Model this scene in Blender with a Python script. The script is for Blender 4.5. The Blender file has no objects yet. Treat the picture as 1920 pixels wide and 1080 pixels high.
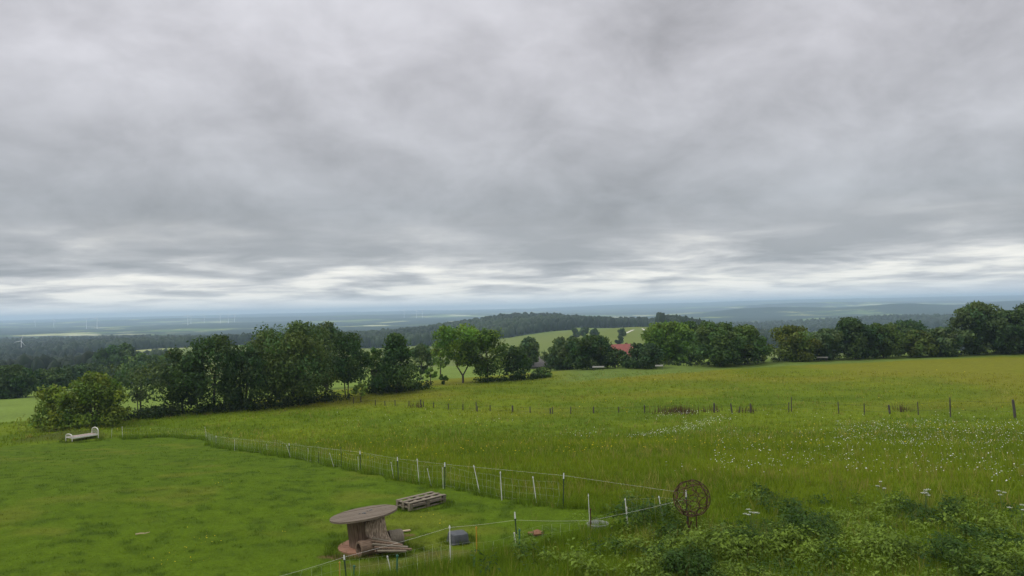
import bpy, math, random
import numpy as np
from mathutils import Matrix, Vector

random.seed(7)
RNG = np.random.default_rng(11)
SC = bpy.context.scene
COL = SC.collection
R = math.radians

# ------------------------------------------------------------------ camera model
F = 1500.0                     # focal length in photo pixels (1920 wide)
CAM = np.array([0.0, 0.0, 7.0])
PITCH = math.atan(38.0 / F)
ROLL = R(1.3)
fw = np.array([0, math.cos(PITCH), math.sin(PITCH)])
up0 = np.array([0, -math.sin(PITCH), math.cos(PITCH)])
rt0 = np.array([1.0, 0, 0])
rt = rt0 * math.cos(ROLL) - up0 * math.sin(ROLL)
up = up0 * math.cos(ROLL) + rt0 * math.sin(ROLL)


def ray(px, py):
    v = fw + (px - 960) / F * rt - (py - 540) / F * up
    return v / np.linalg.norm(v)


def horizon_row(px):
    return 578 - math.tan(ROLL) * (px - 960)


# ------------------------------------------------------------------ noise
def _hash(ix, iy, s):
    h = np.sin(ix * 127.1 + iy * 311.7 + s * 74.7) * 43758.5453
    return h - np.floor(h)


def vnoise(x, y, s=0):
    ix, iy = np.floor(x), np.floor(y)
    fx, fy = x - ix, y - iy
    fx = fx * fx * (3 - 2 * fx)
    fy = fy * fy * (3 - 2 * fy)
    a = _hash(ix, iy, s); b = _hash(ix + 1, iy, s)
    c = _hash(ix, iy + 1, s); d = _hash(ix + 1, iy + 1, s)
    return (a * (1 - fx) + b * fx) * (1 - fy) + (c * (1 - fx) + d * fx) * fy


def fbm(x, y, s=0, o=4):
    t = 0; a = .5; n = 0
    for k in range(o):
        t = t + a * vnoise(x * 2 ** k, y * 2 ** k, s + k * 13); n += a; a *= .5
    return t / n


def sstep(a, b, x):
    t = np.clip((x - a) / (b - a), 0, 1)
    return t * t * (3 - 2 * t)


# ------------------------------------------------------------------ terrain
ROWK = [130, 200, 300, 450, 600, 800, 1000, 1400, 2000, 3000, 4500, 7000, 10000, 14000, 17000]
COLS = {  # photo column: height of the land at the distances above
    -500: [-7, -11, -20, -32, -38, -42, -43, -46, -48, -52, -54, -50, -30, 5, 5],
    0:    [-7, -11, -20, -32, -38, -42, -43, -46, -49, -52, -54, -50, -32, 2, 5],
    240:  [-6.5, -10, -19, -31, -34, -34, -34, -42, -52, -54, -56, -50, -32, 5, 5],
    480:  [-5.5, -8.5, -16, -26, -29, -29, -32, -44, -56, -54, -54, -48, -32, 4, 5],
    700:  [-4.8, -8.6, -14, -27, -33, -36, -36, -42, -60, -57, -56, -48, -30, 6, 5],
    850:  [-4.6, -8.4, -14, -25, -33, -36, -34, -28, -50, -58, -56, -48, -28, 0, 0],
    950:  [-4.4, -8, -13, -23, -30, -33, -28, -13, -46, -58, -56, -48, -30, -6, -6],
    1040: [-4.2, -7.5, -13, -20, -22, -19, -22, -13, -44, -58, -56, -50, -34, 0, 0],
    1130: [-4.1, -7, -12, -17, -16, -14, -23, -29, -48, -58, -58, -52, -30, 20, 20],
    1200: [-4.1, -7, -12, -17, -14.5, -11.5, -20, -34, -50, -60, -58, -52, -26, 34, 30],
    1280: [-4, -7, -12, -18, -18, -17, -26, -40, -54, -62, -60, -54, -18, 36, 32],
    1380: [-4, -7, -14, -24, -30, -34, -38, -46, -58, -64, -60, -54, -14, 46, 40],
    1500: [-4, -7, -15, -28, -36, -42, -46, -52, -60, -62, -62, -54, -14, 45, 40],
    1680: [-4, -7, -15, -28, -36, -42, -46, -50, -53, -66, -52, -56, -16, 42, 38],
    1920: [-4, -7, -15, -28, -36, -42, -46, -50, -52, -66, -58, -56, -14, 44, 38],
    2400: [-4, -7, -15, -28, -36, -42, -46, -50, -54, -66, -58, -56, -14, 44, 38],
}
CREST = [(-500, 80), (0, 84), (330, 91), (620, 103), (760, 110), (1000, 125), (1400, 148), (1920, 165), (2400, 175)]
_LD = np.linspace(math.log(95), math.log(17000), 420)
_CX = np.linspace(-500, 2400, 240)
_ks = sorted(COLS)
_rows = np.array([np.interp(_LD, np.log(ROWK), COLS[k]) for k in _ks])
_T = np.array([np.interp(_CX, _ks, _rows[:, j]) for j in range(_rows.shape[1])]).T


def _smooth(a, n, axis):
    k = np.hanning(n + 2)[1:-1]; k /= k.sum()
    p = [(0, 0), (0, 0)]; p[axis] = (n // 2, n // 2)
    a = np.pad(a, p, mode='edge')
    return np.apply_along_axis(lambda v: np.convolve(v, k, 'valid'), axis, a)


_T = _smooth(_smooth(_T, 15, 0), 19, 1)


def _far(cx, d):
    u = np.clip((cx - _CX[0]) / (_CX[1] - _CX[0]), 0, len(_CX) - 1.001)
    v = np.clip((np.log(np.maximum(d, 1)) - _LD[0]) / (_LD[1] - _LD[0]), 0, len(_LD) - 1.001)
    i = u.astype(int); j = v.astype(int); fu = u - i; fv = v - j
    return ((_T[i, j] * (1 - fu) + _T[i + 1, j] * fu) * (1 - fv)
            + (_T[i, j + 1] * (1 - fu) + _T[i + 1, j + 1] * fu) * fv)


def dep(x, y):
    """distance straight ahead of the viewer"""
    return np.maximum(y, .7 * np.hypot(x, y))


MOUNDS = []   # (x, y, rx, ry, height) of small grass mounds


def H(x, y):
    x = np.asarray(x, float); y = np.asarray(y, float)
    d = dep(x, y)
    cx = np.where(y > .05 * d, 960 + F * x / np.maximum(y, .05 * d + 1e-6), np.where(x < 0, -500, 2400))
    cx = np.clip(cx, -500, 2400)
    near = -4 * sstep(28, 78, d)
    dc = np.interp(cx, [c[0] for c in CREST], [c[1] for c in CREST])
    far = _far(cx, d)
    w = sstep(0, 1, (d - dc) / (.28 * dc))
    z = near * (1 - w) + far * w
    amp = np.clip(d / 400, 0.0, 1.0)
    z = z + (fbm(x / 7, y / 7, 3, 3) - .5) * .22 * sstep(8, 20, d)
    z = z + (fbm(x / 160, y / 160, 5, 4) - .5) * 7 * amp * sstep(350, 900, d)
    z = z + (fbm(x / 900, y / 900, 9, 4) - .5) * 26 * sstep(2600, 5000, d)
    for cxr, wr, dr, hr in ((1430, 150, 4600, 40), (1690, 100, 4300, 36), (1900, 130, 4900, 40), (1560, 300, 7400, 40), (300, 260, 7600, 24), (760, 200, 7000, 20), (1650, 200, 2050, 10)):
        z = z + hr * np.exp(-((cx - cxr) / wr) ** 2 - ((d - dr) / (dr * .11)) ** 2)
    for mx, my, rx, ry, mh in MOUNDS:
        q = ((x - mx) / rx) ** 2 + ((y - my) / ry) ** 2
        z = z + mh * np.exp(-q)
    return z


def hz(x, y):
    return float(H(np.array([x]), np.array([y]))[0])


_RD = np.concatenate([np.geomspace(8, 200, 700), np.geomspace(200.5, 16000, 500)])


def at(px, py):
    """ground point seen at a photo pixel"""
    v = ray(px, py)
    s = _RD / math.hypot(v[0], v[1])
    P = CAM[None, :] + s[:, None] * v[None, :]
    g = H(P[:, 0], P[:, 1])
    k = np.argmax(P[:, 2] <= g)
    if P[k, 2] > g[k]:
        k = len(s) - 1
    a, b = s[max(k - 1, 0)], s[k]
    for _ in range(25):
        m = .5 * (a + b); p = CAM + m * v
        if p[2] <= hz(p[0], p[1]): b = m
        else: a = m
    p = CAM + b * v
    return np.array([p[0], p[1], hz(p[0], p[1])])


def at_many(px, py):
    v = fw[None] + ((px - 960) / F)[:, None] * rt[None] - ((py - 540) / F)[:, None] * up[None]
    D = np.geomspace(9, 190, 240); best = np.full(len(px), 190.0)
    done = np.zeros(len(px), bool)
    for a, b in zip(D[:-1], D[1:]):
        s_ = b / v[:, 1]; hit = (~done) & (7 + v[:, 2] * s_ <= H(v[:, 0] * s_, np.full(len(px), b)))
        best[hit] = RNG.uniform(a, b, hit.sum()); done |= hit
    return v[:, 0] / v[:, 1] * best, best


def on_col(px, d):
    """ground point in a photo column at a ground distance"""
    row = horizon_row(px)
    for _ in range(4):
        v = ray(px, row); s = d / v[1]
        x, y = v[0] * s, v[1] * s
        z = hz(x, y)
        row = horizon_row(px) + (7 - z) / d * F
    return np.array([x, y, z])


def top_z(p, px, py):
    """height of the point above ground point p that shows at photo row py"""
    v = ray(px, py)
    return 7 + v[2] * p[1] / v[1]


def m_per_px(p):
    return np.dot(p - CAM, fw) / F


# ------------------------------------------------------------------ materials
def new_mat(name):
    m = bpy.data.materials.new(name); m.use_nodes = True
    nt = m.node_tree; nt.nodes.clear()
    out = nt.nodes.new('ShaderNodeOutputMaterial')
    return m, nt, out


def N(nt, t, **kw):
    n = nt.nodes.new(t)
    for k, v in kw.items():
        if k in n.inputs.keys(): n.inputs[k].default_value = v
        else: setattr(n, k, v)
    return n


def L(nt, a, b): nt.links.new(a, b)


def ramp(nt, fac, stops, interp='LINEAR'):
    r = nt.nodes.new('ShaderNodeValToRGB'); r.color_ramp.interpolation = interp
    e = r.color_ramp.elements
    while len(e) < len(stops): e.new(.5)
    for i, (p, c) in enumerate(stops):
        e[i].position = p; e[i].color = (c[0], c[1], c[2], 1)
    L(nt, fac, r.inputs[0]); return r.outputs[0]


def mixc(nt, mode, fac, a, b):
    m = nt.nodes.new('ShaderNodeMix'); m.data_type = 'RGBA'; m.blend_type = mode
    for s, v in ((m.inputs[0], fac), (m.inputs[6], a), (m.inputs[7], b)):
        if isinstance(v, (int, float)): s.default_value = v
        elif isinstance(v, tuple): s.default_value = (v[0], v[1], v[2], 1)
        else: L(nt, v, s)
    return m.outputs[2]


def math_n(nt, op, a, b=None, c=None, clamp=False):
    m = nt.nodes.new('ShaderNodeMath'); m.operation = op; m.use_clamp = clamp
    for i, v in enumerate((a, b, c)):
        if v is None: continue
        if isinstance(v, (int, float)): m.inputs[i].default_value = v
        else: L(nt, v, m.inputs[i])
    return m.outputs[0]


def pos(nt):
    return nt.nodes.new('ShaderNodeNewGeometry').outputs['Position']


def noise(nt, vec, scale, detail=4, rough=.6, out='Fac'):
    n = N(nt, 'ShaderNodeTexNoise', Scale=scale, Detail=detail, Roughness=rough)
    L(nt, vec, n.inputs['Vector']); return n.outputs[out]


def foliage_mat(name, trans=.3):
    """leaf colour from the mesh's own colour, with light passing through the leaf"""
    m, nt, out = new_mat(name)
    a = N(nt, 'ShaderNodeAttribute', attribute_name='Col')
    d = N(nt, 'ShaderNodeBsdfPrincipled', Roughness=.55)
    d.inputs['Specular IOR Level'].default_value = .1
    t = N(nt, 'ShaderNodeBsdfTranslucent')
    L(nt, a.outputs['Color'], d.inputs['Base Color'])
    L(nt, mixc(nt, 'MULTIPLY', 1.0, a.outputs['Color'], (1.1, 1.15, .55)), t.inputs['Color'])
    mx = N(nt, 'ShaderNodeMixShader'); mx.inputs[0].default_value = trans
    L(nt, d.outputs[0], mx.inputs[1]); L(nt, t.outputs[0], mx.inputs[2])
    L(nt, mx.outputs[0], out.inputs[0]); return m


def simple_mat(name, c1, c2, scale=8, rough=.7, metal=0, stretch=(1, 1, 1), bump=.3, detail=5, spec=.4, c3=None):
    """two-tone weathered surface: noise, optionally stretched along the grain"""
    m, nt, out = new_mat(name)
    tc = nt.nodes.new('ShaderNodeTexCoord')
    mp = nt.nodes.new('ShaderNodeMapping'); mp.inputs['Scale'].default_value = stretch
    L(nt, tc.outputs['Object'], mp.inputs['Vector'])
    f = noise(nt, mp.outputs[0], scale, detail, .65)
    st = [(.32, c1), (.68, c2)] if c3 is None else [(.3, c1), (.52, c2), (.7, c3)]
    c = ramp(nt, f, st)
    b = N(nt, 'ShaderNodeBsdfPrincipled', Roughness=rough, Metallic=metal)
    b.inputs['Specular IOR Level'].default_value = spec
    L(nt, c, b.inputs['Base Color'])
    if bump:
        bp = N(nt, 'ShaderNodeBump', Strength=bump, Distance=.01)
        L(nt, f, bp.inputs['Height']); L(nt, bp.outputs[0], b.inputs['Normal'])
    L(nt, b.outputs[0], out.inputs[0]); return m


M = {}
M['leaf'] = foliage_mat('tree_leaves', .28)
M['blade'] = foliage_mat('grass_blades', .35)
M['far_leaf'] = foliage_mat('far_tree_leaves', .1)
M['bark'] = simple_mat('bark', (.035, .028, .02), (.10, .085, .065), 6, .9, stretch=(3, 3, .6), bump=.6)
M['wood_grey'] = simple_mat('grey_weathered_wood', (.078, .064, .043), (.17, .142, .10), 5, .8, stretch=(1, 9, 9), bump=.4, c3=(.24, .205, .15))
M['wood_top'] = simple_mat('table_boards', (.075, .055, .034), (.13, .10, .068), 4, .75, stretch=(1, 10, 10), bump=.3, c3=(.175, .142, .102))
M['wood_drum'] = simple_mat('drum_staves', (.07, .045, .028), (.15, .10, .064), 6, .85, stretch=(6, 6, .5), bump=.5, c3=(.21, .15, .10))
M['wood_red'] = simple_mat('damp_red_wood', (.22, .115, .07), (.34, .18, .11), 5, .8, bump=.3)
M['slab'] = simple_mat('barked_slab', (.04, .03, .022), (.24, .18, .125), 7, .9, stretch=(5, 5, .8), bump=.9, c3=(.46, .37, .28))
M['wood_pale'] = simple_mat('pale_wood', (.30, .23, .15), (.48, .38, .26), 6, .8, stretch=(1, 8, 8))
M['post'] = simple_mat('old_fence_post', (.03, .026, .022), (.10, .085, .07), 9, .9, stretch=(4, 4, .6), bump=.6)
M['steel_green'] = simple_mat('green_painted_steel', (.012, .03, .022), (.028, .055, .038), 12, .5, bump=.1)
M['green_bright'] = simple_mat('green_plastic', (.02, .10, .06), (.035, .14, .085), 10, .45, bump=.05)
M['white_plastic'] = simple_mat('white_plastic', (.55, .55, .52), (.72, .72, .68), 10, .5, bump=.05)
M['twine'] = simple_mat('white_twine', (.6, .6, .55), (.78, .78, .72), 20, .7, bump=.0)
M['net'] = simple_mat('net_strands', (.36, .41, .26), (.52, .57, .40), 20, .7, bump=.0)
M['yellow_plastic'] = simple_mat('amber_plastic', (.38, .20, .02), (.5, .28, .03), 9, .5, bump=.05)
M['rust'] = simple_mat('rusted_steel', (.028, .018, .010), (.075, .043, .019), 14, .85, bump=.5, c3=(.15, .082, .032), spec=.25)
M['rubber'] = simple_mat('dark_grey_plastic', (.035, .04, .045), (.075, .08, .085), 5, .6, bump=.25)
M['galv'] = simple_mat('zinc_grey', (.30, .31, .30), (.46, .47, .46), 9, .45, metal=.3, bump=.1)
M['water'] = simple_mat('trough_water', (.10, .12, .10), (.16, .18, .16), 6, .08, bump=.05)
M['clay'] = simple_mat('red_clay', (.13, .06, .03), (.21, .10, .05), 12, .85, bump=.5)
M['white_paint'] = simple_mat('chipped_white_paint', (.50, .48, .43), (.78, .77, .73), 9, .55, bump=.15)
M['pale_board'] = simple_mat('weathered_white_board', (.34, .33, .30), (.52, .50, .47), 6, .7, stretch=(1, 8, 8))
M['bed_board'] = simple_mat('purple_brown_board', (.20, .145, .125), (.31, .235, .205), 5, .8, stretch=(1, 8, 8))
M['roof_red'] = simple_mat('red_roof_tiles', (.17, .045, .036), (.27, .08, .065), 3, .8, stretch=(1, 1, 4), bump=.4)
M['roof_grey'] = simple_mat('grey_roof_tiles', (.07, .065, .06), (.13, .12, .11), 3, .8, stretch=(1, 1, 4), bump=.4)
M['plaster'] = simple_mat('white_plaster', (.62, .61, .57), (.76, .75, .72), 2, .85, bump=.1)
M['glass'] = simple_mat('dark_window', (.02, .025, .03), (.04, .045, .05), 2, .15, bump=0)
M['turbine'] = simple_mat('turbine_white', (.78, .79, .80), (.84, .85, .86), .02, .5, bump=0)
M['stem'] = simple_mat('green_stem', (.06, .11, .03), (.10, .16, .045), 10, .7, bump=0)
M['umbel'] = simple_mat('white_umbel', (.62, .63, .55), (.78, .79, .72), 30, .8, bump=0)


def petal_mat(name, c):
    m, nt, out = new_mat(name)
    f = noise(nt, pos(nt), 3, 2)
    col = ramp(nt, f, [(.3, tuple(v * .85 for v in c)), (.7, c)])
    d = N(nt, 'ShaderNodeBsdfDiffuse'); t = N(nt, 'ShaderNodeBsdfTranslucent')
    L(nt, col, d.inputs[0]); L(nt, col, t.inputs[0])
    mx = N(nt, 'ShaderNodeMixShader'); mx.inputs[0].default_value = .4
    L(nt, d.outputs[0], mx.inputs[1]); L(nt, t.outputs[0], mx.inputs[2]); L(nt, mx.outputs[0], out.inputs[0])
    return m


M['daisy'] = petal_mat('white_petals', (.82, .83, .78))
M['buttercup'] = petal_mat('yellow_petals', (.75, .58, .04))


# ------------------------------------------------------------------ mesh helpers
class MB:
    """collects simple shapes for ONE mesh object"""
    def __init__(s): s.v = []; s.f = []

    def add(s, vs, fs):
        o = len(s.v); s.v += [tuple(float(c) for c in q) for q in vs]; s.f += [tuple(i + o for i in q) for q in fs]

    def box(s, c, size, M3=None, bev=0.0):
        hx, hy, hz_ = size[0] / 2, size[1] / 2, size[2] / 2
        b = min(bev, hx * .9, hy * .9, hz_ * .9)
        if b <= 0:
            vs = [(sx * hx, sy * hy, sz * hz_) for sx in (-1, 1) for sy in (-1, 1) for sz in (-1, 1)]
            fs = [(0, 1, 3, 2), (4, 6, 7, 5), (0, 4, 5, 1), (2, 3, 7, 6), (0, 2, 6, 4), (1, 5, 7, 3)]
        else:
            vs = []
            for sx in (-1, 1):
                for sy in (-1, 1):
                    for sz in (-1, 1):
                        vs += [(sx * hx, sy * (hy - b), sz * (hz_ - b)), (sx * (hx - b), sy * hy, sz * (hz_ - b)), (sx * (hx - b), sy * (hy - b), sz * hz_)]
            i = lambda x, y, z, a: ((x * 4 + y * 2 + z) * 3 + a)
            fs = [(i(0,0,0,0), i(0,0,1,0), i(0,1,1,0), i(0,1,0,0)), (i(1,0,0,0), i(1,1,0,0), i(1,1,1,0), i(1,0,1,0)),
                  (i(0,0,0,1), i(1,0,0,1), i(1,0,1,1), i(0,0,1,1)), (i(0,1,0,1), i(0,1,1,1), i(1,1,1,1), i(1,1,0,1)),
                  (i(0,0,0,2), i(0,1,0,2), i(1,1,0,2), i(1,0,0,2)), (i(0,0,1,2), i(1,0,1,2), i(1,1,1,2), i(0,1,1,2))]
            for y in (0, 1):
                for z in (0, 1): pass
            for x in (0, 1):
                for y in (0, 1): fs.append((i(x,y,0,0), i(x,y,1,0), i(x,y,1,1), i(x,y,0,1)))
                for z in (0, 1): fs.append((i(x,0,z,0), i(x,1,z,0), i(x,1,z,2), i(x,0,z,2)))
            for y in (0, 1):
                for z in (0, 1): fs.append((i(0,y,z,1), i(1,y,z,1), i(1,y,z,2), i(0,y,z,2)))
            for x in (0, 1):
                for y in (0, 1):
                    for z in (0, 1): fs.append((i(x,y,z,0), i(x,y,z,1), i(x,y,z,2)))
        vs = [Vector(q) for q in vs]
        if M3 is not None: vs = [M3 @ q for q in vs]
        s.add([(q.x + c[0], q.y + c[1], q.z + c[2]) for q in vs], fs)

    def tube(s, pts, rad, n=7, cap=True):
        pts = [Vector(p) for p in pts]
        if not hasattr(rad, '__len__'): rad = [rad] * len(pts)
        vs = []; fs = []
        ref = None
        for k, p in enumerate(pts):
            t = (pts[min(k + 1, len(pts) - 1)] - pts[max(k - 1, 0)]).normalized()
            if ref is None:
                ref = Vector((0, 0, 1)) if abs(t.z) < .9 else Vector((1, 0, 0))
            a = t.cross(ref).normalized(); b = t.cross(a); ref = b.cross(t) if False else ref
            for i in range(n):
                q = 2 * math.pi * i / n
                vs.append(p + (a * math.cos(q) + b * math.sin(q)) * rad[k])
        for k in range(len(pts) - 1):
            for i in range(n):
                j = (i + 1) % n
                fs.append((k * n + i, k * n + j, (k + 1) * n + j, (k + 1) * n + i))
        if cap:
            fs.append(tuple(range(n))[::-1]); fs.append(tuple((len(pts) - 1) * n + i for i in range(n)))
        s.add(vs, fs)

    def lathe(s, prof, n=32, closed=False):
        vs = []; fs = []
        for r, z in prof:
            for i in range(n):
                q = 2 * math.pi * i / n
                vs.append((r * math.cos(q), r * math.sin(q), z))
        m = len(prof)
        for k in range(m - 1 if not closed else m):
            k2 = (k + 1) % m
            for i in range(n):
                j = (i + 1) % n
                fs.append((k * n + i, k * n + j, k2 * n + j, k2 * n + i))
        if not closed:
            fs.append(tuple(range(n))[::-1]); fs.append(tuple((m - 1) * n + i for i in range(n)))
        s.add(vs, fs)

    def mesh(s, name, mat, smooth=False):
        me = bpy.data.meshes.new(name); me.from_pydata(s.v, [], s.f); me.validate(); me.update()
        me.materials.append(mat)
        if smooth:
            me.polygons.foreach_set('use_smooth', [True] * len(me.polygons))
            try: me.set_sharp_from_angle(angle=R(40))
            except Exception: pass
        return me

    def build(s, name, mat, parent=None, smooth=False):
        return link(name, s.mesh(name, mat, smooth), parent)


def link(name, me, parent=None):
    o = bpy.data.objects.new(name, me); COL.objects.link(o)
    if parent is not None: o.parent = parent
    return o


def tag(o, label=None, cat=None, group=None, kind=None):
    if label: o['label'] = label
    if cat: o['category'] = cat
    if group: o['group'] = group
    if kind: o['kind'] = kind
    return o


def empty(name, loc, label, cat, group=None, rz=0.0):
    o = bpy.data.objects.new(name, None); o.empty_display_size = .2
    COL.objects.link(o); o.location = tuple(loc); o.rotation_euler = (0, 0, rz)
    return tag(o, label, cat, group)


def arr_mesh(name, V, Fc, mat, col=None, smooth=False):
    """mesh from numpy arrays; Fc is (n,3) or (n,4)"""
    me = bpy.data.meshes.new(name)
    V = np.ascontiguousarray(V, dtype=np.float32); Fc = np.ascontiguousarray(Fc, dtype=np.int32)
    k = Fc.shape[1]
    me.vertices.add(len(V)); me.vertices.foreach_set('co', V.ravel())
    me.loops.add(Fc.size); me.loops.foreach_set('vertex_index', Fc.ravel())
    me.polygons.add(len(Fc)); me.polygons.foreach_set('loop_start', np.arange(0, Fc.size, k, dtype=np.int32))
    me.polygons.foreach_set('loop_total', np.full(len(Fc), k, dtype=np.int32))
    if smooth: me.polygons.foreach_set('use_smooth', np.ones(len(Fc), dtype=bool))
    me.update(calc_edges=True)
    if col is not None:
        a = me.color_attributes.new('Col', 'FLOAT_COLOR', 'POINT')
        c = np.ones((len(V), 4), dtype=np.float32); c[:, :3] = col
        a.data.foreach_set('color', c.ravel())
    me.materials.append(mat)
    return me


# ------------------------------------------------------------------ fixed places
P_BED = at(152, 826)
MOUNDS.append((P_BED[0] + .6, P_BED[1] - .6, 5.0, 4.2, 1.0))
P_BED = np.array([P_BED[0], P_BED[1], hz(P_BED[0], P_BED[1])])

lawn_px = [(-700, 852), (-300, 846), (60, 834), (130, 826), (228, 823), (310, 819), (385, 824), (405, 838), (470, 848), (543, 858), (610, 872),
           (676, 885), (747, 900), (834, 915), (900, 926), (941, 937), (1003, 943), (1056, 952), (1173, 968), (1290, 983)]
front_px = [(1290, 992), (1175, 993), (1107, 1003), (967, 1037), (845, 1064), (735, 1086), (640, 1104)]
BACK = [at(*q) for q in lawn_px]
FRONT = [at(*q) for q in front_px]
POLY = np.array([p[:2] for p in BACK] + [p[:2] for p in FRONT] + [(-9, 8.0), (-60, 6.0)])


def in_poly(x, y, P):
    r = np.zeros(x.shape, bool); n = len(P)
    for i in range(n):
        x0, y0 = P[i]; x1, y1 = P[i - 1]
        c = ((y0 > y) != (y1 > y)) & (x < (x1 - x0) * (y - y0) / (y1 - y0 + 1e-12) + x0)
        r ^= c
    return r


def fade_poly(x, y):
    """1 in the grazed paddock, 0 outside, broken edge"""
    jx = x + (fbm(x * 1.1, y * 1.1, 41, 2) - .5) * 1.3; jy = y + (fbm(x * 1.1, y * 1.1, 57, 2) - .5) * 1.3
    s = 0
    for ox, oy in ((0, 0), (.25, 0), (-.25, 0), (0, .3), (0, -.3)):
        s = s + in_poly(jx + ox, jy + oy, POLY)
    return s / 5.0


def weed_mask(x, y):
    """rank weeds in front of the paddock, right of the picture"""
    d = dep(x, y); cx = 960 + F * x / np.maximum(y, .1)
    m = sstep(28.0, 23.5, d + (fbm(x / 2.2, y / 2.2, 71, 3) - .5) * 9 - np.clip((cx - 1300) / 600, 0, 1) * 3.5)
    return m * sstep(930, 1330, cx + (fbm(x / 1.5, y / 1.5, 77, 2) - .5) * 300) * (.25 + .75 * sstep(.36, .5, fbm(x / 1.7, y / 1.7, 83, 3)))


def crest_d(cx):
    return np.interp(cx, [c[0] for c in CREST], [c[1] for c in CREST])


C_LAWN = np.array((.072, .118, .007)); C_LAWN2 = np.array((.036, .066, .007))
C_MEAD = np.array((.112, .154, .009)); C_MEAD2 = np.array((.074, .118, .007))
C_OCHRE = np.array((.160, .150, .016)); C_ROUGH = np.array((.080, .135, .010))
C_LOW = np.array((.13, .185, .035)); C_SOIL = np.array((.14, .085, .045))


def lerp(a, b, t):
    return a * (1 - t[:, None]) + b * t[:, None]


def ground_col(x, y):
    d = dep(x, y); cx = 960 + F * x / np.maximum(y, .1)
    lawn = fade_poly(x, y)
    n1 = fbm(x / 6, y / 9, 21, 4); n2 = fbm(x / 1.3, y / 1.3, 23, 3); n3 = fbm(x / 22, y / 14, 29, 3)
    n4 = fbm(x / .42, y / .42, 27, 3); n5 = fbm(x / 1.9, y / .9, 33, 3)
    c_l = lerp(C_LAWN[None], C_LAWN2[None], np.clip(sstep(.52, .72, n4) * .55 + sstep(.5, .72, n5) * .22, 0, 1))
    c_l = lerp(c_l, np.array((.115, .135, .016))[None], sstep(.55, .75, fbm(x / 3.1, y / 2.2, 39, 3)) * .6)
    c_m = lerp(C_MEAD[None], C_MEAD2[None], np.clip(sstep(.35, .7, n1) * .7 + sstep(.4, .7, n2) * .3, 0, 1))
    n6 = fbm(x / 14, y / 2.6, 51, 3); c_m = lerp(c_m, C_MEAD2[None] * .85, sstep(.52, .72, n6) * .55)
    och = sstep(76, 120, d + (n3 - .5) * 60 + np.clip((cx - 1200) / 700, -.3, 1) * 14) * (.35 + .65 * sstep(.35, .6, n3))
    c_m = lerp(c_m, C_OCHRE[None] * (0.85 + .3 * n1)[:, None], och * .7)
    rough = sstep(31, 24, d + (n1 - .5) * 8)
    c_m = lerp(c_m, C_ROUGH[None], rough * .8)
    dc = crest_d(np.clip(cx, -500, 2400))
    verge = sstep(.90, .93, d / dc + (n2 - .5) * .02) * sstep(1000, 1100, cx)
    c_m = lerp(c_m, np.array((.105, .15, .03))[None] * (.8 + .4 * n2)[:, None], verge)
    low = sstep(1.12, 1.2, d / dc)
    c_m = lerp(c_m, C_LOW[None] * (.8 + .4 * n1)[:, None], low)
    c = lerp(c_m, c_l, lawn)
    for (sx, sy, rx, ry, a) in DARK:
        q = ((x - sx) / rx) ** 2 + ((y - sy) / ry) ** 2
        c = lerp(c, np.array((.055, .068, .012))[None] * (.7 + .6 * n2)[:, None], np.clip(sstep(1.2, .4, q + (n2 - .5) * 1.0) * a, 0, 1))
    for (sx, sy, rx, ry, a) in SOIL:
        q = ((x - sx) / rx) ** 2 + ((y - sy) / ry) ** 2
        c = lerp(c, C_SOIL[None] * (.7 + .6 * n2)[:, None], np.clip(sstep(1.2, .5, q + (n2 - .5) * 1.2) * a, 0, 1))
    return c


SOIL = []; DARK = [(P_BED[0] + .2, P_BED[1] - 2.6, 4.2, 1.9, .8), (P_BED[0] - 2.6, P_BED[1] - 2.2, 2.4, 1.6, .6)]
for q, rx, ry, a in (((655, 1044), .9, .22, .9), ((740, 1062), 1.5, .6, .3), ((850, 1040), 1.4, .5, .35), ((762, 1003), .3, .12, .8), ((690, 1034), .9, .3, .7)):
    p = at(*q); SOIL.append((p[0], p[1], rx, ry, a))

# ------------------------------------------------------------------ ground and hills
def polar(d_list, a0, a1, na):
    A = np.linspace(R(a0), R(a1), na)
    D, AA = np.meshgrid(d_list, A, indexing='ij')
    x = D * np.sin(AA); y = D * np.cos(AA)
    V = np.stack([x.ravel(), y.ravel(), H(x.ravel(), y.ravel())], 1)
    nd = len(d_list); i = np.arange(nd - 1)[:, None] * na + np.arange(na - 1)[None, :]
    Fc = np.stack([i, i + 1, i + na + 1, i + na], -1).reshape(-1, 4)
    return V, Fc[:, ::-1]


def ground_mat():
    m, nt, out = new_mat('grassland')
    a = N(nt, 'ShaderNodeAttribute', attribute_name='Col'); p = pos(nt)
    f1 = noise(nt, p, 9.0, 5, .7); f2 = noise(nt, p, 1.6, 4, .6)
    k = math_n(nt, 'MULTIPLY_ADD', f1, 1.1, .45); k2 = math_n(nt, 'MULTIPLY_ADD', f2, .8, .6)
    kk = math_n(nt, 'MULTIPLY', k, k2)
    cc = nt.nodes.new('ShaderNodeCombineColor')
    for i in range(3): L(nt, kk, cc.inputs[i])
    col = mixc(nt, 'MULTIPLY', 1.0, a.outputs['Color'], cc.outputs[0])
    b = N(nt, 'ShaderNodeBsdfPrincipled', Roughness=.9); b.inputs['Specular IOR Level'].default_value = .03
    L(nt, col, b.inputs['Base Color'])
    bp = N(nt, 'ShaderNodeBump', Strength=.7, Distance=.08); L(nt, f1, bp.inputs['Height']); L(nt, bp.outputs[0], b.inputs['Normal'])
    L(nt, b.outputs[0], out.inputs[0]); return m


GM = ground_mat()
DN = np.concatenate([np.geomspace(1.5, 14, 20)[:-1], np.geomspace(14, 330, 330)])
V, Fc = polar(DN, -56, 56, 620)
tag(link('ground', arr_mesh('ground', V, Fc, GM, ground_col(V[:, 0], V[:, 1]), True)), kind='structure')


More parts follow.
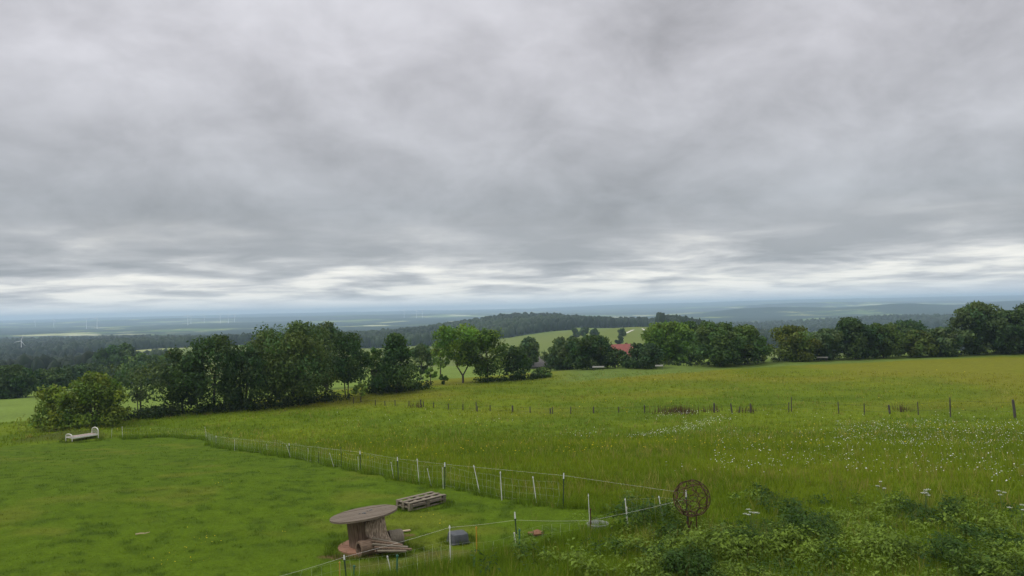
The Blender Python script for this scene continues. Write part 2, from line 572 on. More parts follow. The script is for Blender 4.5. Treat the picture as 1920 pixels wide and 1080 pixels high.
def woods_mask(x, y):
    """where woodland covers the far land (0..1)"""
    d = dep(x, y); cx = 960 + F * x / np.maximum(y, .1)
    n = fbm(x / 420, y / 420, 31, 3); e = (fbm(x / 90, y / 90, 37, 3) - .5)
    m = np.zeros_like(d)
    def reg(x0, x1, d0, d1, e_px=60, e_d=90):
        return ((cx + e * e_px > x0) & (cx + e * e_px < x1) & (d + e * e_d > d0) & (d + e * e_d < d1)).astype(float)
    m = np.maximum(m, reg(-700, 250, 330, 780) * (n > .40))
    m = np.maximum(m, reg(200, 660, 380, 720) * (n > .52))
    m = np.maximum(m, reg(-700, 640, 1010, 1950))
    m = np.maximum(m, reg(600, 860, 930, 1720))
    m = np.maximum(m, reg(820, 1060, 980, 1600))
    m = np.maximum(m, reg(1040, 1270, 1060, 1560))
    m = np.maximum(m, reg(940, 1045, 560, 760, 30, 60) * (n > .5))
    m = np.maximum(m, reg(1235, 1345, 690, 900, 20, 50))
    m = np.maximum(m, reg(1330, 2600, 1500, 2250) * (n > .42))
    m = np.maximum(m, reg(1330, 2600, 600, 1300) * (n > .5))
    n2 = fbm(x / 1500, y / 2600, 47, 3)
    m = np.maximum(m, reg(1180, 2600, 3700, 5600, 200, 700) * (n2 > .40))
    m = np.maximum(m, reg(-900, 1180, 3300, 4300, 200, 500) * (n2 > .52))
    m = np.maximum(m, (d + e * 1500 > 9300) * (n2 > .36))
    return m


def hills_mat():
    m, nt, out = new_mat('farmland')
    p = pos(nt)
    mp = nt.nodes.new('ShaderNodeMapping'); mp.inputs['Scale'].default_value = (.0022, .0013, 0); mp.inputs['Rotation'].default_value = (0, 0, .5)
    L(nt, p, mp.inputs['Vector'])
    wob = noise(nt, mp.outputs[0], 2.2, 3, .6, 'Color')
    vv = nt.nodes.new('ShaderNodeVectorMath'); vv.operation = 'MULTIPLY_ADD'
    L(nt, wob, vv.inputs[0]); vv.inputs[1].default_value = (.5, .5, 0); L(nt, mp.outputs[0], vv.inputs[2])
    vo = N(nt, 'ShaderNodeTexVoronoi', Scale=2.4); L(nt, vv.outputs[0], vo.inputs['Vector'])
    s = nt.nodes.new('ShaderNodeSeparateColor'); L(nt, vo.outputs['Color'], s.inputs[0])
    field = ramp(nt, s.outputs[0], [(0, (.07, .12, .02)), (.3, (.13, .18, .04)), (.55, (.20, .25, .06)), (.72, (.30, .32, .12)), (.88, (.40, .40, .22))], 'CONSTANT')  # field tones by cell; the brighter ones carry sunlit patches of the plain as colour
    wn = noise(nt, p, .0011, 4, .62)
    wood = ramp(nt, wn, [(.545, (1, 1, 1)), (.575, (0, 0, 0))])
    a = N(nt, 'ShaderNodeAttribute', attribute_name='Col')
    sa = nt.nodes.new('ShaderNodeSeparateColor'); L(nt, a.outputs['Color'], sa.inputs[0])
    # R: mapped woodland, G: far plain (free pattern of woods and fields), B: near pasture
    wf = math_n(nt, 'MULTIPLY', wood, sa.outputs[1])
    wf = math_n(nt, 'MAXIMUM', wf, sa.outputs[0])
    past = mixc(nt, 'MIX', noise(nt, p, .02, 4), (.095, .135, .022), (.14, .16, .035))
    c = mixc(nt, 'MIX', sa.outputs[2], field, past)
    c = mixc(nt, 'MIX', wf, c, (.010, .022, .012))
    b = N(nt, 'ShaderNodeBsdfPrincipled', Roughness=.95); b.inputs['Specular IOR Level'].default_value = .05
    L(nt, c, b.inputs['Base Color']); L(nt, b.outputs[0], out.inputs[0]); return m


DF = np.geomspace(330, 15800, 420)
V, Fc = polar(DF, -56, 56, 620)
dd = dep(V[:, 0], V[:, 1])
hc = np.stack([woods_mask(V[:, 0], V[:, 1]), sstep(1900, 2300, dd), 1 - sstep(900, 1000, dd)], 1)
tag(link('hills', arr_mesh('hills', V, Fc, hills_mat(), hc, True)), kind='structure')

# ------------------------------------------------------------------ grass, flowers, weeds
def scatter(n, d0, d1, a=43):
    th = R(a) * (2 * RNG.random(n) - 1)
    d = 1 / (1 / d1 + RNG.random(n) * (1 / d0 - 1 / d1))
    return d * np.sin(th), d * np.cos(th), d


def blades(x, y, z, h, w, lean, nb, col, name, mat, label=None, tipmul=(1.25, 1.2, 1.0)):
    n = len(x)
    X = np.repeat(x, nb); Y = np.repeat(y, nb); Z = np.repeat(z, nb); h = np.repeat(h, nb) * RNG.uniform(.55, 1.15, n * nb)
    w = np.repeat(w, nb); C = np.repeat(col, nb, 0) * RNG.uniform(.75, 1.25, (n * nb, 1))
    r = np.repeat(lean, nb)
    X = X + RNG.normal(0, 1, n * nb) * w * 3; Y = Y + RNG.normal(0, 1, n * nb) * w * 3
    a = RNG.random(n * nb) * 2 * math.pi; q = RNG.random(n * nb) * 2 * math.pi
    l = h * r * RNG.random(n * nb)
    b1 = np.stack([X - np.cos(a) * w / 2, Y - np.sin(a) * w / 2, Z - .02], 1)
    b2 = np.stack([X + np.cos(a) * w / 2, Y + np.sin(a) * w / 2, Z - .02], 1)
    t = np.stack([X + np.cos(q) * l, Y + np.sin(q) * l, Z + h], 1)
    V = np.stack([b1, b2, t], 1).reshape(-1, 3)
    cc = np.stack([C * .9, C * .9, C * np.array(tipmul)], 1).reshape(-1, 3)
    o = link(name, arr_mesh(name, V, np.arange(len(V)).reshape(-1, 3), mat, cc))
    return tag(o, label, kind='stuff')


x, y, d = scatter(190000, 13, 135)
lw = fade_poly(x, y) > .5
dcx = crest_d(np.clip(960 + F * x / y, -500, 2400))
keep = dep(x, y) < dcx * 1.02
for (sx, sy, rx, ry, a_) in SOIL:
    keep &= ~((((x - sx) / rx) ** 2 + ((y - sy) / ry) ** 2 < .8) & (RNG.random(len(x)) < a_))
x, y, d, lw = x[keep], y[keep], d[keep], lw[keep]
z = H(x, y); c = ground_col(x, y)
tuft = sstep(.52, .70, fbm(x / .42, y / .42, 27, 3))
hh = np.where(lw, .035 + .06 * tuft, .16 + .20 * RNG.random(len(x)) + .12 * tuft * (d < 60))
wd = np.where(lw, .010, .016) * np.maximum(1, d / 22)
i = lw
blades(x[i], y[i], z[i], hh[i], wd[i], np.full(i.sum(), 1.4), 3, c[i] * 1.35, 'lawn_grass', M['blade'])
seed = (~lw) & (RNG.random(len(x)) < .03 + .13 * sstep(.52, .74, fbm(x / 5, y / 3, 121, 3)))
c = np.where(seed[:, None], np.array((.175, .165, .05))[None] * RNG.uniform(.7, 1.2, (len(x), 1)), c); hh = np.where(seed, hh * 1.35, hh)
i = ~lw
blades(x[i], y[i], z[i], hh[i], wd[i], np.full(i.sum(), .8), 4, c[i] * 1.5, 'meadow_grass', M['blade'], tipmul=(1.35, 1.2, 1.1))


# taller grass along the net fence and the wooden fence
def along(pts, n, spread):
    pts = np.array([p[:2] for p in pts]); s = np.r_[0, np.cumsum(np.hypot(*np.diff(pts, axis=0).T))]
    u = RNG.random(n) * s[-1]
    return np.interp(u, s, pts[:, 0]) + RNG.normal(0, spread, n), np.interp(u, s, pts[:, 1]) + RNG.normal(0, spread, n)


x1, y1 = along(BACK[4:], 6500, .4); x2, y2 = along(FRONT, 5000, .35)
xx = np.r_[x1, x2]; yy = np.r_[y1, y2]
k = fade_poly(xx, yy) < .7
xx, yy = xx[k], yy[k]; dq = np.hypot(xx, yy)
blades(xx, yy, H(xx, yy), RNG.uniform(.2, .5, len(xx)), .013 * np.maximum(1, dq / 25), np.full(len(xx), .6), 4,
       np.tile(np.array((.11, .18, .015)), (len(xx), 1)) * RNG.uniform(.7, 1.4, (len(xx), 1)), 'fence_grass', M['blade'])


gx, gy = [], []
for (q, rx, ry, n_) in (((690, 1030), 1.15, .95, 420), ((793, 950), .95, .75, 260), ((859, 1014), .5, .45, 160), ((742, 1032), .8, .3, 160), ((1121, 997), .45, .4, 120), ((152, 824), 1.5, 1.3, 260), ((1299, 1006), .5, .5, 240)):
    p = at(*q); a_ = RNG.random(n_) * 6.28; r_ = RNG.normal(1, .1, n_)
    gx.append(p[0] + np.cos(a_) * rx * r_); gy.append(p[1] + np.sin(a_) * ry * r_)
gx = np.concatenate(gx); gy = np.concatenate(gy)
blades(gx, gy, H(gx, gy), RNG.uniform(.08, .22, len(gx)), .011 * np.maximum(1, np.hypot(gx, gy) / 25), np.full(len(gx), .8), 4,
       np.tile(np.array((.085, .135, .014)), (len(gx), 1)) * RNG.uniform(.6, 1.3, (len(gx), 1)), 'tall_grass', M['blade'])


def flowers(x, y, size, hgt, name, mat):
    n = len(x); z = H(x, y) + hgt
    a = RNG.random(n) * 6.28; tl = RNG.uniform(.1, .9, n); ta = RNG.random(n) * 6.28
    nrm = np.stack([np.cos(ta) * np.sin(tl), np.sin(ta) * np.sin(tl), np.cos(tl)], 1)
    u = np.cross(nrm, np.array([0.3, .2, 1.0])); u /= np.linalg.norm(u, axis=1)[:, None]; v = np.cross(nrm, u)
    V = []
    for k in range(6):
        q = a + k * math.pi / 3; rr = size * (1 if k % 2 else .72)
        V.append(np.stack([x, y, z], 1) + (u * np.cos(q)[:, None] + v * np.sin(q)[:, None]) * rr[:, None])
    V = np.stack(V, 1).reshape(-1, 3)
    o = np.arange(n)[:, None] * 6
    Fc = np.concatenate([o + np.array([0, 1, 2, 3]), o + np.array([0, 3, 4, 5])])
    return tag(link(name, arr_mesh(name, V, Fc, mat)), kind='stuff')


fx, fy = [], []
def patch(px0, py0, px1, py1, w, n):
    a = at(px0, py0); b = at(px1, py1); t = RNG.random(n)
    fx.append(a[0] + (b[0] - a[0]) * t + RNG.normal(0, w, n)); fy.append(a[1] + (b[1] - a[1]) * t + RNG.normal(0, w, n))
patch(1185, 830, 1350, 788, .8, 480); patch(1240, 788, 1320, 776, .9, 110); patch(1050, 830, 1110, 812, 1.2, 60)
for (u0, u1, r0, r1, n) in ((1340, 1600, 810, 890, 420), (1560, 1920, 795, 850, 1300), (1580, 1960, 850, 905, 330), (1860, 1960, 890, 925, 60),
                            (1240, 1480, 880, 905, 45), (620, 1000, 775, 800, 90), (1150, 1900, 776, 800, 120)):
    ax_, ay_ = at_many(RNG.uniform(u0, u1, n), RNG.uniform(r0, r1, n)); fx.append(ax_); fy.append(ay_)
fx = np.concatenate(fx); fy = np.concatenate(fy)
k = RNG.random(len(fx)) < sstep(.25, .55, fbm(fx / 2.6, fy / 2.6, 91, 3)) + .3
fx, fy = fx[k], fy[k]; fd = np.hypot(fx, fy)
flowers(fx, fy, RNG.uniform(.012, .034, len(fx)) * np.maximum(1, fd / 50), RNG.uniform(.32, .5, len(fx)), 'daisies', M['daisy'])
lx_, ly_ = [], []
for q, n_ in (((380, 1020), 16), ((345, 1045), 22), ((500, 1000), 8), ((610, 980), 14), ((720, 990), 10), ((420, 905), 9), ((820, 975), 10)):
    p = at(*q); lx_.append(p[0] + RNG.normal(0, .45, n_)); ly_.append(p[1] + RNG.normal(0, .45, n_))
lx_ = np.concatenate(lx_); ly_ = np.concatenate(ly_)
flowers(lx_, ly_, RNG.uniform(.012, .022, len(lx_)), RNG.uniform(.07, .12, len(lx_)), 'buttercups', M['buttercup'])
x, y, d = scatter(2600, 40, 150, 36)
k = (fade_poly(x, y) < .1) & (dep(x, y) < crest_d(np.clip(960 + F * x / y, -500, 2400)) * .93) & (RNG.random(len(x)) < sstep(.4, .62, fbm(x / 9, y / 9, 97, 3)))
x, y, d = x[k], y[k], d[k]
flowers(x, y, RNG.uniform(.02, .04, len(x)) * np.maximum(1, d / 60), RNG.uniform(.3, .45, len(x)), 'buttercups', M['buttercup'])


def weeds(n_try):
    x, y, d = scatter(n_try, 12.5, 30, 40)
    k = RNG.random(len(x)) < weed_mask(x, y) * .9
    x, y = x[k], y[k]; n = len(x)
    z = H(x, y); hgt = (.22 + .5 * sstep(.35, .7, fbm(x / 1.4, y / 1.4, 101, 3))) * RNG.uniform(.75, 1.2, n)
    tone = fbm(x / 1.1, y / 1.1, 103, 3)
    nl = 26
    X = np.repeat(x, nl); Y = np.repeat(y, nl); Z = np.repeat(z, nl); Hh = np.repeat(hgt, nl); T = np.repeat(tone, nl)
    m = n * nl
    lv = RNG.random(m) ** .6; az = RNG.random(m) * 6.28; rr = RNG.uniform(.02, .22, m) * (1.15 - .6 * lv)
    cx_ = X + np.cos(az) * rr; cy_ = Y + np.sin(az) * rr; cz = Z + Hh * lv
    L_ = RNG.uniform(.06, .145, m) * np.repeat(RNG.choice([.6, 1, 1.3], n), nl); W = L_ * RNG.uniform(.35, .6, m); dr = RNG.uniform(-.7, .5, m)
    ax = np.stack([np.cos(az) * np.cos(dr), np.sin(az) * np.cos(dr), np.sin(dr)], 1)
    sd = np.stack([-np.sin(az), np.cos(az), RNG.uniform(-.5, .5, m)], 1)
    c0 = np.stack([cx_, cy_, cz], 1)
    V = np.stack([c0, c0 + ax * (L_ * .5)[:, None] + sd * (W * .5)[:, None] + np.array([0, 0, .012]), c0 + ax * L_[:, None] - np.array([0, 0, .02]),
                  c0 + ax * (L_ * .5)[:, None] - sd * (W * .5)[:, None] + np.array([0, 0, .012])], 1).reshape(-1, 4, 3)
    base = lerp(np.array((.040, .082, .015))[None], np.array((.15, .22, .03))[None], sstep(.38, .62, T))
    C = base * RNG.uniform(.7, 1.35, (m, 1))
    V = V.reshape(-1, 3); C = np.repeat(C, 4, 0)
    tag(link('weeds', arr_mesh('weeds', V, np.arange(len(V)).reshape(-1, 4), M['blade'], C)), kind='stuff')


weeds(30000)

x, y, d = scatter(9000, 12.5, 30, 40)
k = RNG.random(len(x)) < weed_mask(x, y) * .55 + .08 * (fade_poly(x, y) < .1) * (d < 26)
x, y = x[k], y[k]
blades(x, y, H(x, y), RNG.uniform(.4, .85, len(x)), np.full(len(x), .010), np.full(len(x), .55), 4,
       np.where((RNG.random(len(x)) < .3)[:, None], np.array((.20, .18, .07))[None], np.array((.10, .155, .02))[None]), 'weed_grass', M['blade'])

# brown dock stalks standing at the wooden fence
xs, ys = [], []
for _ in range(70):
    u = random.gauss(1272, 22); p = at(u, 775 + random.uniform(-4, 3)); xs.append(p[0]); ys.append(p[1])
for u0, r0 in ((1690, 770), (778, 762), (1330, 770), (1400, 772)):
    for _ in range(14):
        p = at(random.gauss(u0, 9), r0 + random.uniform(-2, 3)); xs.append(p[0]); ys.append(p[1])
xs = np.array(xs); ys = np.array(ys)
blades(xs, ys, H(xs, ys), RNG.uniform(.4, 1.0, len(xs)), np.full(len(xs), .07), np.full(len(xs), .25), 4,
       np.tile(np.array((.085, .055, .035)), (len(xs), 1)), 'dock_stalks', M['blade'])


# ------------------------------------------------------------------ trees
def leaf_cloud(cen, rad, per, size, base, blobvar=.3, squash=.85):
    """leaf-sized faces over a set of clump centres"""
    nb = len(cen); m = nb * per
    Cb = np.repeat(cen, per, 0); Rb = np.repeat(rad, per)
    v = RNG.normal(0, 1, (m, 3)); v[:, 2] += .25; v /= np.linalg.norm(v, axis=1)[:, None]
    r = Rb * (RNG.random(m) ** .35) * RNG.uniform(.8, 1.18, m)
    P = Cb + v * r[:, None] * np.array([1, 1, squash])
    nr = v * .9 + RNG.normal(0, .55, (m, 3)); nr /= np.linalg.norm(nr, axis=1)[:, None]
    t = np.cross(nr, RNG.normal(0, 1, (m, 3))); t /= np.linalg.norm(t, axis=1)[:, None]; b = np.cross(nr, t)
    s = size * RNG.uniform(.6, 1.4, m)
    V = np.stack([P - t * s[:, None], P + b * (s * .55)[:, None], P + t * s[:, None], P - b * (s * .55)[:, None]], 1).reshape(-1, 3)
    hue = np.repeat(RNG.uniform(1 - blobvar, 1 + blobvar, nb), per) * RNG.uniform(.72, 1.3, m)
    yel = np.repeat(RNG.uniform(-.12, .14, nb), per)
    C = np.array(base)[None, :] * hue[:, None]
    C[:, 0] *= 1 + yel * 2.2; C[:, 1] *= 1 + yel * .7
    return V, np.arange(len(V)).reshape(-1, 4), np.repeat(C, 4, 0)


TREE_N = [0]


def tree(name, px, top, w, label, d=None, base=None, shape='round', col=(.035, .062, .014), cb=.18, nb=66, per=140, group=None, cat='tree',
         stems=1, dark=1.0, leaf=.0017, fork=False, lean=0):
    p = at(px, base) if d is None else on_col(px, d)
    dist = math.hypot(p[0], p[1]); mp = m_per_px(p)
    h = max(top_z(p, px, top) - p[2], 1.2); cw = w * mp
    o = empty(name, p, label, cat, group, 0)
    z0 = cb * h; ch = h - z0
    cen = []
    tries = 0
    while len(cen) < nb and tries < 9000:
        tries += 1
        q = RNG.normal(0, 1, 3); q /= np.linalg.norm(q); r = RNG.random() ** .28
        u = q * r
        zz = RNG.random() ** .92
        if shape == 'cone': k = 1.05 * (1 - zz) ** .75 + .08
        elif shape == 'oval': k = (1 - abs(2 * zz - 1) ** 2.4) ** .5 * .92 + .06
        elif shape == 'bush': k = (1 - zz ** 2.2) ** .5
        elif shape == 'umbrella': k = .35 + .75 * math.sin(min(zz * 1.15, 1) * math.pi * .62) if zz > .12 else .3
        else: k = (1 - abs(2 * zz - .9) ** 2 * .72) ** .5 if abs(2 * zz - .9) < 1.17 else .1
        hyp = math.hypot(u[0], u[1]) + 1e-6
        rr = (RNG.random() ** .42) * k
        a = math.atan2(u[1], u[0])
        lob = 1 + .16 * math.sin(3 * a + px) + .1 * math.sin(5 * a + 2 * px)
        x_ = math.cos(a) * rr * cw * .47 * lob; y_ = math.sin(a) * rr * cw * .47 * lob
        cen.append((x_ + lean * zz * cw, y_, z0 + ch * (.05 + .88 * zz)))
    cen = np.array(cen)
    rad = RNG.uniform(.13, .24, len(cen)) * (cw * .62 + ch * .3)
    rad = np.minimum(rad, (h - cen[:, 2]) * .95 + .06 * h)
    cen[:, 2] = np.maximum(cen[:, 2], rad * .7)
    per = int(min(max(per * cw * ch / 60, 50), 300))
    V, Fc, C = leaf_cloud(cen, rad, per, max(leaf * dist, .09), np.array(col) * dark * 2.0)
    link('crown', arr_mesh('crown', V, Fc, M['leaf'], C), o)
    tb = MB(); tr = max(.03 * h * .55, .07)
    hs = z0 + ch * .5
    if stems == 1 and not fork:
        pts = [(0, 0, -.3), (.02 * h * math.sin(px), .0, hs * .35), (lean * cw * .3 + .01 * h, .01 * h, hs * .7), (lean * cw * .5, 0, hs)]
        tb.tube(pts, [tr * 1.35, tr, tr * .8, tr * .45], 9)
        roots = [pts[2]] * 8
    else:
        roots = []
        ns = 2 if fork else stems
        for s in range(ns):
            a = s / ns * 2 * math.pi + px * .7
            if fork: a = s * math.pi + .25
            sp = (.14 if fork else .07) * h
            f0 = (0, 0, z0 * .35) if fork else (math.cos(a) * tr * 1.5, math.sin(a) * tr * 1.5, -.2)
            pts = [f0, (math.cos(a) * sp * .6, math.sin(a) * sp * .4, hs * .5), (math.cos(a) * sp * 1.25, math.sin(a) * sp, hs)]
            if fork: pts = [f0, (math.cos(a) * sp * .75, math.sin(a) * sp * .3, z0 * .85), (math.cos(a) * sp * 1.2, math.sin(a) * sp * .4, hs)]
            tb.tube(pts, [tr * (.8 if fork else .6), tr * (.65 if fork else .5), tr * .3], 8)
            roots += [pts[1]]
        if fork: tb.tube([(0, 0, -.3), (.02, 0, z0 * .2), (0, 0, z0 * .42)], [tr * 1.35, tr * 1.1, tr * 1.0], 9)
    pick = RNG.choice(len(cen), min(9, len(cen)), replace=False)
    for n_, ci in enumerate(pick):
        e = Vector(cen[ci]); s0 = Vector(roots[n_ % len(roots)])
        mid = s0.lerp(e, .5) + Vector((0, 0, -.03 * h))
        tb.tube([s0, mid, e], [tr * .42, tr * .3, tr * .12], 6)
    tb.build('trunk', M['bark'], o, True)
    return o


G1 = 'trees along the meadow edge'; G2 = 'trees beyond the right crest'; G3 = 'trees down in the left valley'; G4 = 'trees on the far green hill'
YG = (.070, .098, .013); MG = (.038, .066, .014); DG = (.024, .044, .013); LG = (.065, .105, .018); GG = (.036, .058, .022)
# left hedge line
tree('broadleaf_tree', 22, 686, 84, 'dark broad tree at the left edge of the photo above the olive field', d=165, shape='round', col=DG, cb=.05, group=G1)
tree('broadleaf_tree', 98, 692, 70, 'dark tree right behind the low yellow-green shrub at far left', d=190, shape='round', col=DG, cb=.05, group=G1)
tree('shrub', 104, 724, 92, 'lower, loose yellow-green shrub behind the white bed, left of the rounder one', base=806, shape='bush', col=YG, cb=.06, stems=4, nb=64, per=170, cat='shrub', group=G1)
tree('shrub', 178, 700, 112, 'big rounded yellow-green shrub behind the right end of the white bed', base=800, shape='bush', col=(.058, .086, .012), cb=.03, stems=4, nb=90, per=170, cat='shrub', group=G1)
tree('orchard_tree', 262, 684, 108, 'spreading tree with bare crooked stems showing, right of the round shrub', base=782, shape='umbrella', col=GG, cb=.34, stems=3, nb=40, group=G1)
tree('broadleaf_tree', 343, 652, 100, 'dark leafy tree with low crown, left one of the dense group at centre left', base=774, shape='round', col=DG, cb=.1, group=G1)
tree('broadleaf_tree', 402, 632, 120, 'tallest of the three dark trees left of the huge round tree', base=772, shape='round', col=DG, cb=.07, nb=62, group=G1)
tree('broadleaf_tree', 462, 648, 84, 'dark tree touching the left side of the huge round tree', base=768, shape='oval', col=DG, cb=.06, group=G1)
tree('broadleaf_tree', 552, 608, 158, 'huge round tree, the widest crown along the meadow edge', base=757, shape='round', col=(.040, .064, .017), cb=.07, nb=110, per=140, group=G1)
tree('broadleaf_tree', 613, 606, 70, 'slim crown rising behind the right shoulder of the huge round tree', d=125, shape='oval', col=GG, cb=.15, group=G1)
tree('broadleaf_tree', 650, 627, 92, 'very dark tree with thick trunk at the right side of the huge round tree', base=746, shape='round', col=(.022, .042, .011), cb=.22, nb=62, stems=2, group=G1)
tree('sapling', 677, 720, 26, 'small fresh green sapling in front of the dark thick-trunked tree', base=754, shape='oval', col=LG, cb=.1, nb=12, per=50, group=G1)
tree('slender_tree', 703, 652, 40, 'thin many-stemmed tree between the dark tree and the pointed one', base=737, shape='oval', col=MG, cb=.42, stems=5, nb=20, per=60, group=G1)
tree('conical_tree', 743, 628, 94, 'dense dark tree with a pointed, cone shaped crown', base=736, shape='cone', col=(.026, .050, .012), cb=.06, nb=74, group=G1)
tree('broadleaf_tree', 790, 646, 56, 'greyish tree peeping out behind the right of the pointed tree', d=150, shape='oval', col=GG, cb=.12, nb=34, group=G1)
tree('sapling', 807, 690, 22, 'young tree with thin trunk left of the forked tree, the taller of two', base=722, shape='round', col=LG, cb=.35, nb=10, per=45, group=G1)
tree('sapling', 832, 698, 16, 'little dark bushy sapling just left of the forked trunk', base=721, shape='oval', col=MG, cb=.1, nb=9, per=45, group=G1)
tree('broadleaf_tree', 826, 640, 44, 'light green crown leaning against the left of the forked tree', d=140, shape='round', col=LG, cb=.3, nb=26, group=G1)
tree('broadleaf_tree', 868, 611, 104, 'bright green tree with a clear forked trunk standing free at the meadow edge', base=718, shape='umbrella', col=(.056, .10, .014), cb=.36, nb=62, fork=True, group=G1)
tree('broadleaf_tree', 914, 619, 70, 'mid green tree adjoining the right of the forked tree', base=716, shape='oval', col=MG, cb=.12, nb=48, group=G1)
tree('bush', 968, 650, 74, 'dark round bush at the right end of the left tree row', base=711, shape='bush', col=(.022, .040, .011), cb=.06, stems=4, nb=46, cat='bush', group=G1)
tree('bush', 1016, 690, 40, 'low green bush in front of the grey roofed house, right of the dark round bush', base=707, shape='bush', col=(.05, .08, .02), cb=.04, stems=3, nb=40, cat='bush', group=G1)
# behind the crest, right of centre
tree('broadleaf_tree', 992, 634, 40, 'greyish tree behind the dark round bush in front of the grey roofed house', d=185, shape='oval', col=GG, cb=.1, group=G2)
tree('broadleaf_tree', 1062, 634, 76, 'wide dark tree left of the red roof, the further left of two', base=694, shape='round', col=(.03, .048, .017), cb=.05, group=G2)
tree('broadleaf_tree', 1106, 630, 84, 'dark rounded tree directly left of the red roof', base=692, shape='round', col=DG, cb=.05, group=G2)
tree('broadleaf_tree', 1154, 656, 66, 'low dark crown in front of the red roofed house', base=690, shape='bush', col=DG, cb=.05, nb=34, group=G2)
tree('broadleaf_tree', 1205, 644, 76, 'dark lower tree directly right of the red roof', base=690, shape='round', col=(.022, .04, .014), cb=.05, group=G2)
tree('broadleaf_tree', 1254, 605, 96, 'bright green broad tree right of the red roof below the wooded hilltop', d=165, shape='round', col=(.05, .088, .012), cb=.08, nb=64, group=G2)
tree('broadleaf_tree', 1303, 604, 92, 'tall dark green tree between the bright tree and the pale valley', d=180, shape='round', col=(.034, .06, .013), cb=.08, group=G2)
tree('broadleaf_tree', 1350, 607, 90, 'mid green tree second from the left of the valley gap', base=687, shape='round', col=(.036, .062, .016), cb=.05, group=G2)
tree('broadleaf_tree', 1396, 610, 72, 'green round tree at the left side of the valley gap', base=683, shape='round', col=MG, cb=.05, group=G2)
tree('shrub', 1432, 640, 36, 'small light green shrub filling the gap above the valley town', base=680, shape='bush', col=(.06, .088, .018), cb=.05, stems=3, nb=20, cat='shrub', group=G2)
tree('broadleaf_tree', 1487, 612, 92, 'olive green broad tree right of the valley gap', base=677, shape='round', col=(.05, .068, .013), cb=.05, nb=56, group=G2)
tree('broadleaf_tree', 1549, 618, 62, 'greyish green tree left of the tallest middle tree on the right', base=675, shape='oval', col=GG, cb=.05, group=G2)
tree('broadleaf_tree', 1604, 597, 76, 'tall dark tree in the middle of the right tree row', base=673, shape='round', col=DG, cb=.05, nb=60, group=G2)
tree('broadleaf_tree', 1657, 607, 66, 'rounded dark tree just right of the tall middle tree', base=671, shape='round', col=(.03, .05, .012), cb=.05, group=G2)
tree('broadleaf_tree', 1704, 602, 62, 'dark crown standing further back among the right trees', d=200, shape='round', col=DG, cb=.1, group=G2)
tree('broadleaf_tree', 1718, 620, 62, 'low olive tree in front of the crown standing further back', base=669, shape='bush', col=(.042, .06, .013), cb=.05, group=G2)
tree('broadleaf_tree', 1772, 615, 70, 'grey green spreading tree left of the tallest tree on the right', base=668, shape='round', col=GG, cb=.05, group=G2)
tree('broadleaf_tree', 1832, 570, 88, 'tallest tree on the right with a narrow pointed top', base=665, shape='oval', col=(.032, .052, .018), cb=.05, nb=62, lean=.03, group=G2)
tree('broadleaf_tree', 1893, 584, 84, 'dark tree right of the pointed tallest tree', base=663, shape='round', col=DG, cb=.05, group=G2)
tree('broadleaf_tree', 1950, 572, 100, 'big dark tree cut by the right edge of the photo', base=661, shape='round', col=DG, cb=.05, group=G2)
# left valley, further away
for (px, top, w, d_, lab, col) in (
        (150, 684, 84, 250, 'dark valley tree just above the big round yellow-green shrub', DG),
        (60, 706, 60, 265, 'dark valley tree below the white house with red roof', DG),
        (218, 647, 84, 330, 'tall dark valley tree, highest of those left of the bare-stemmed tree', DG),
        (262, 664, 76, 290, 'lighter green valley tree behind the bare-stemmed tree', MG),
        (184, 668, 70, 350, 'dark valley tree on the left of the highest valley tree', DG),
        (120, 676, 70, 390, 'dusky valley tree right of the white house with red roof', DG),
        (310, 668, 60, 300, 'valley tree peeping out left of the dense dark group', MG),
        (500, 640, 60, 200, 'tree behind the left shoulder of the huge round tree', GG)):
    tree('broadleaf_tree', px, top, w, lab, d=d_, shape='round', col=col, cb=.05, nb=36, per=70, group=G3)
# on the green hill
tree('broadleaf_tree', 1165, 617, 15, 'small dark tree on the green hillside, upper of two below the white track', base=631, shape='round', col=DG, cb=.1, nb=16, per=45, group=G4)
tree('broadleaf_tree', 1161, 631, 15, 'small dark tree on the green hillside, lower of two above the red roof', base=647, shape='oval', col=DG, cb=.05, nb=16, per=45, group=G4)
for (px, top, w, d_, lab) in ((1078, 617, 17, 640, 'small tree at the left of the hedge clump on the green hill'),
                              (1097, 615, 18, 660, 'small tree in the middle of the hedge clump on the green hill'),
                              (1114, 617, 15, 620, 'small tree at the right of the hedge clump on the green hill')):
    tree('broadleaf_tree', px, top, w, lab, d=d_, shape='round', col=DG, cb=.05, nb=20, per=45, group=G4)

# hedge-bottom scrub under the tree rows: low growth nobody could count
def scrub(name, pts, n, hgt, col):
    x, y = along(pts, n, 1.0); z = H(x, y)
    r = RNG.uniform(.25, .6, n) * hgt
    V, Fc, C = leaf_cloud(np.stack([x, y, z + r * .6], 1), r, 34, .15, col)
    tag(link(name, arr_mesh(name, V, Fc, M['leaf'], C)), kind='stuff')


scrub('undergrowth', [at(230, 790), at(330, 777), at(480, 768), at(560, 758), at(640, 748)], 170, 2.0, (.03, .05, .014))
scrub('undergrowth', [at(690, 738), at(760, 733), at(800, 728)], 70, 1.6, (.03, .052, .013))
scrub('undergrowth', [at(880, 718), at(960, 713), at(1010, 709)], 50, 1.1, (.03, .055, .013))
scrub('undergrowth', [at(1015, 694), at(1150, 688.5), at(1300, 686), at(1420, 679.5), at(1600, 671), at(1920, 661)], 260, 1.3, (.03, .05, .015))

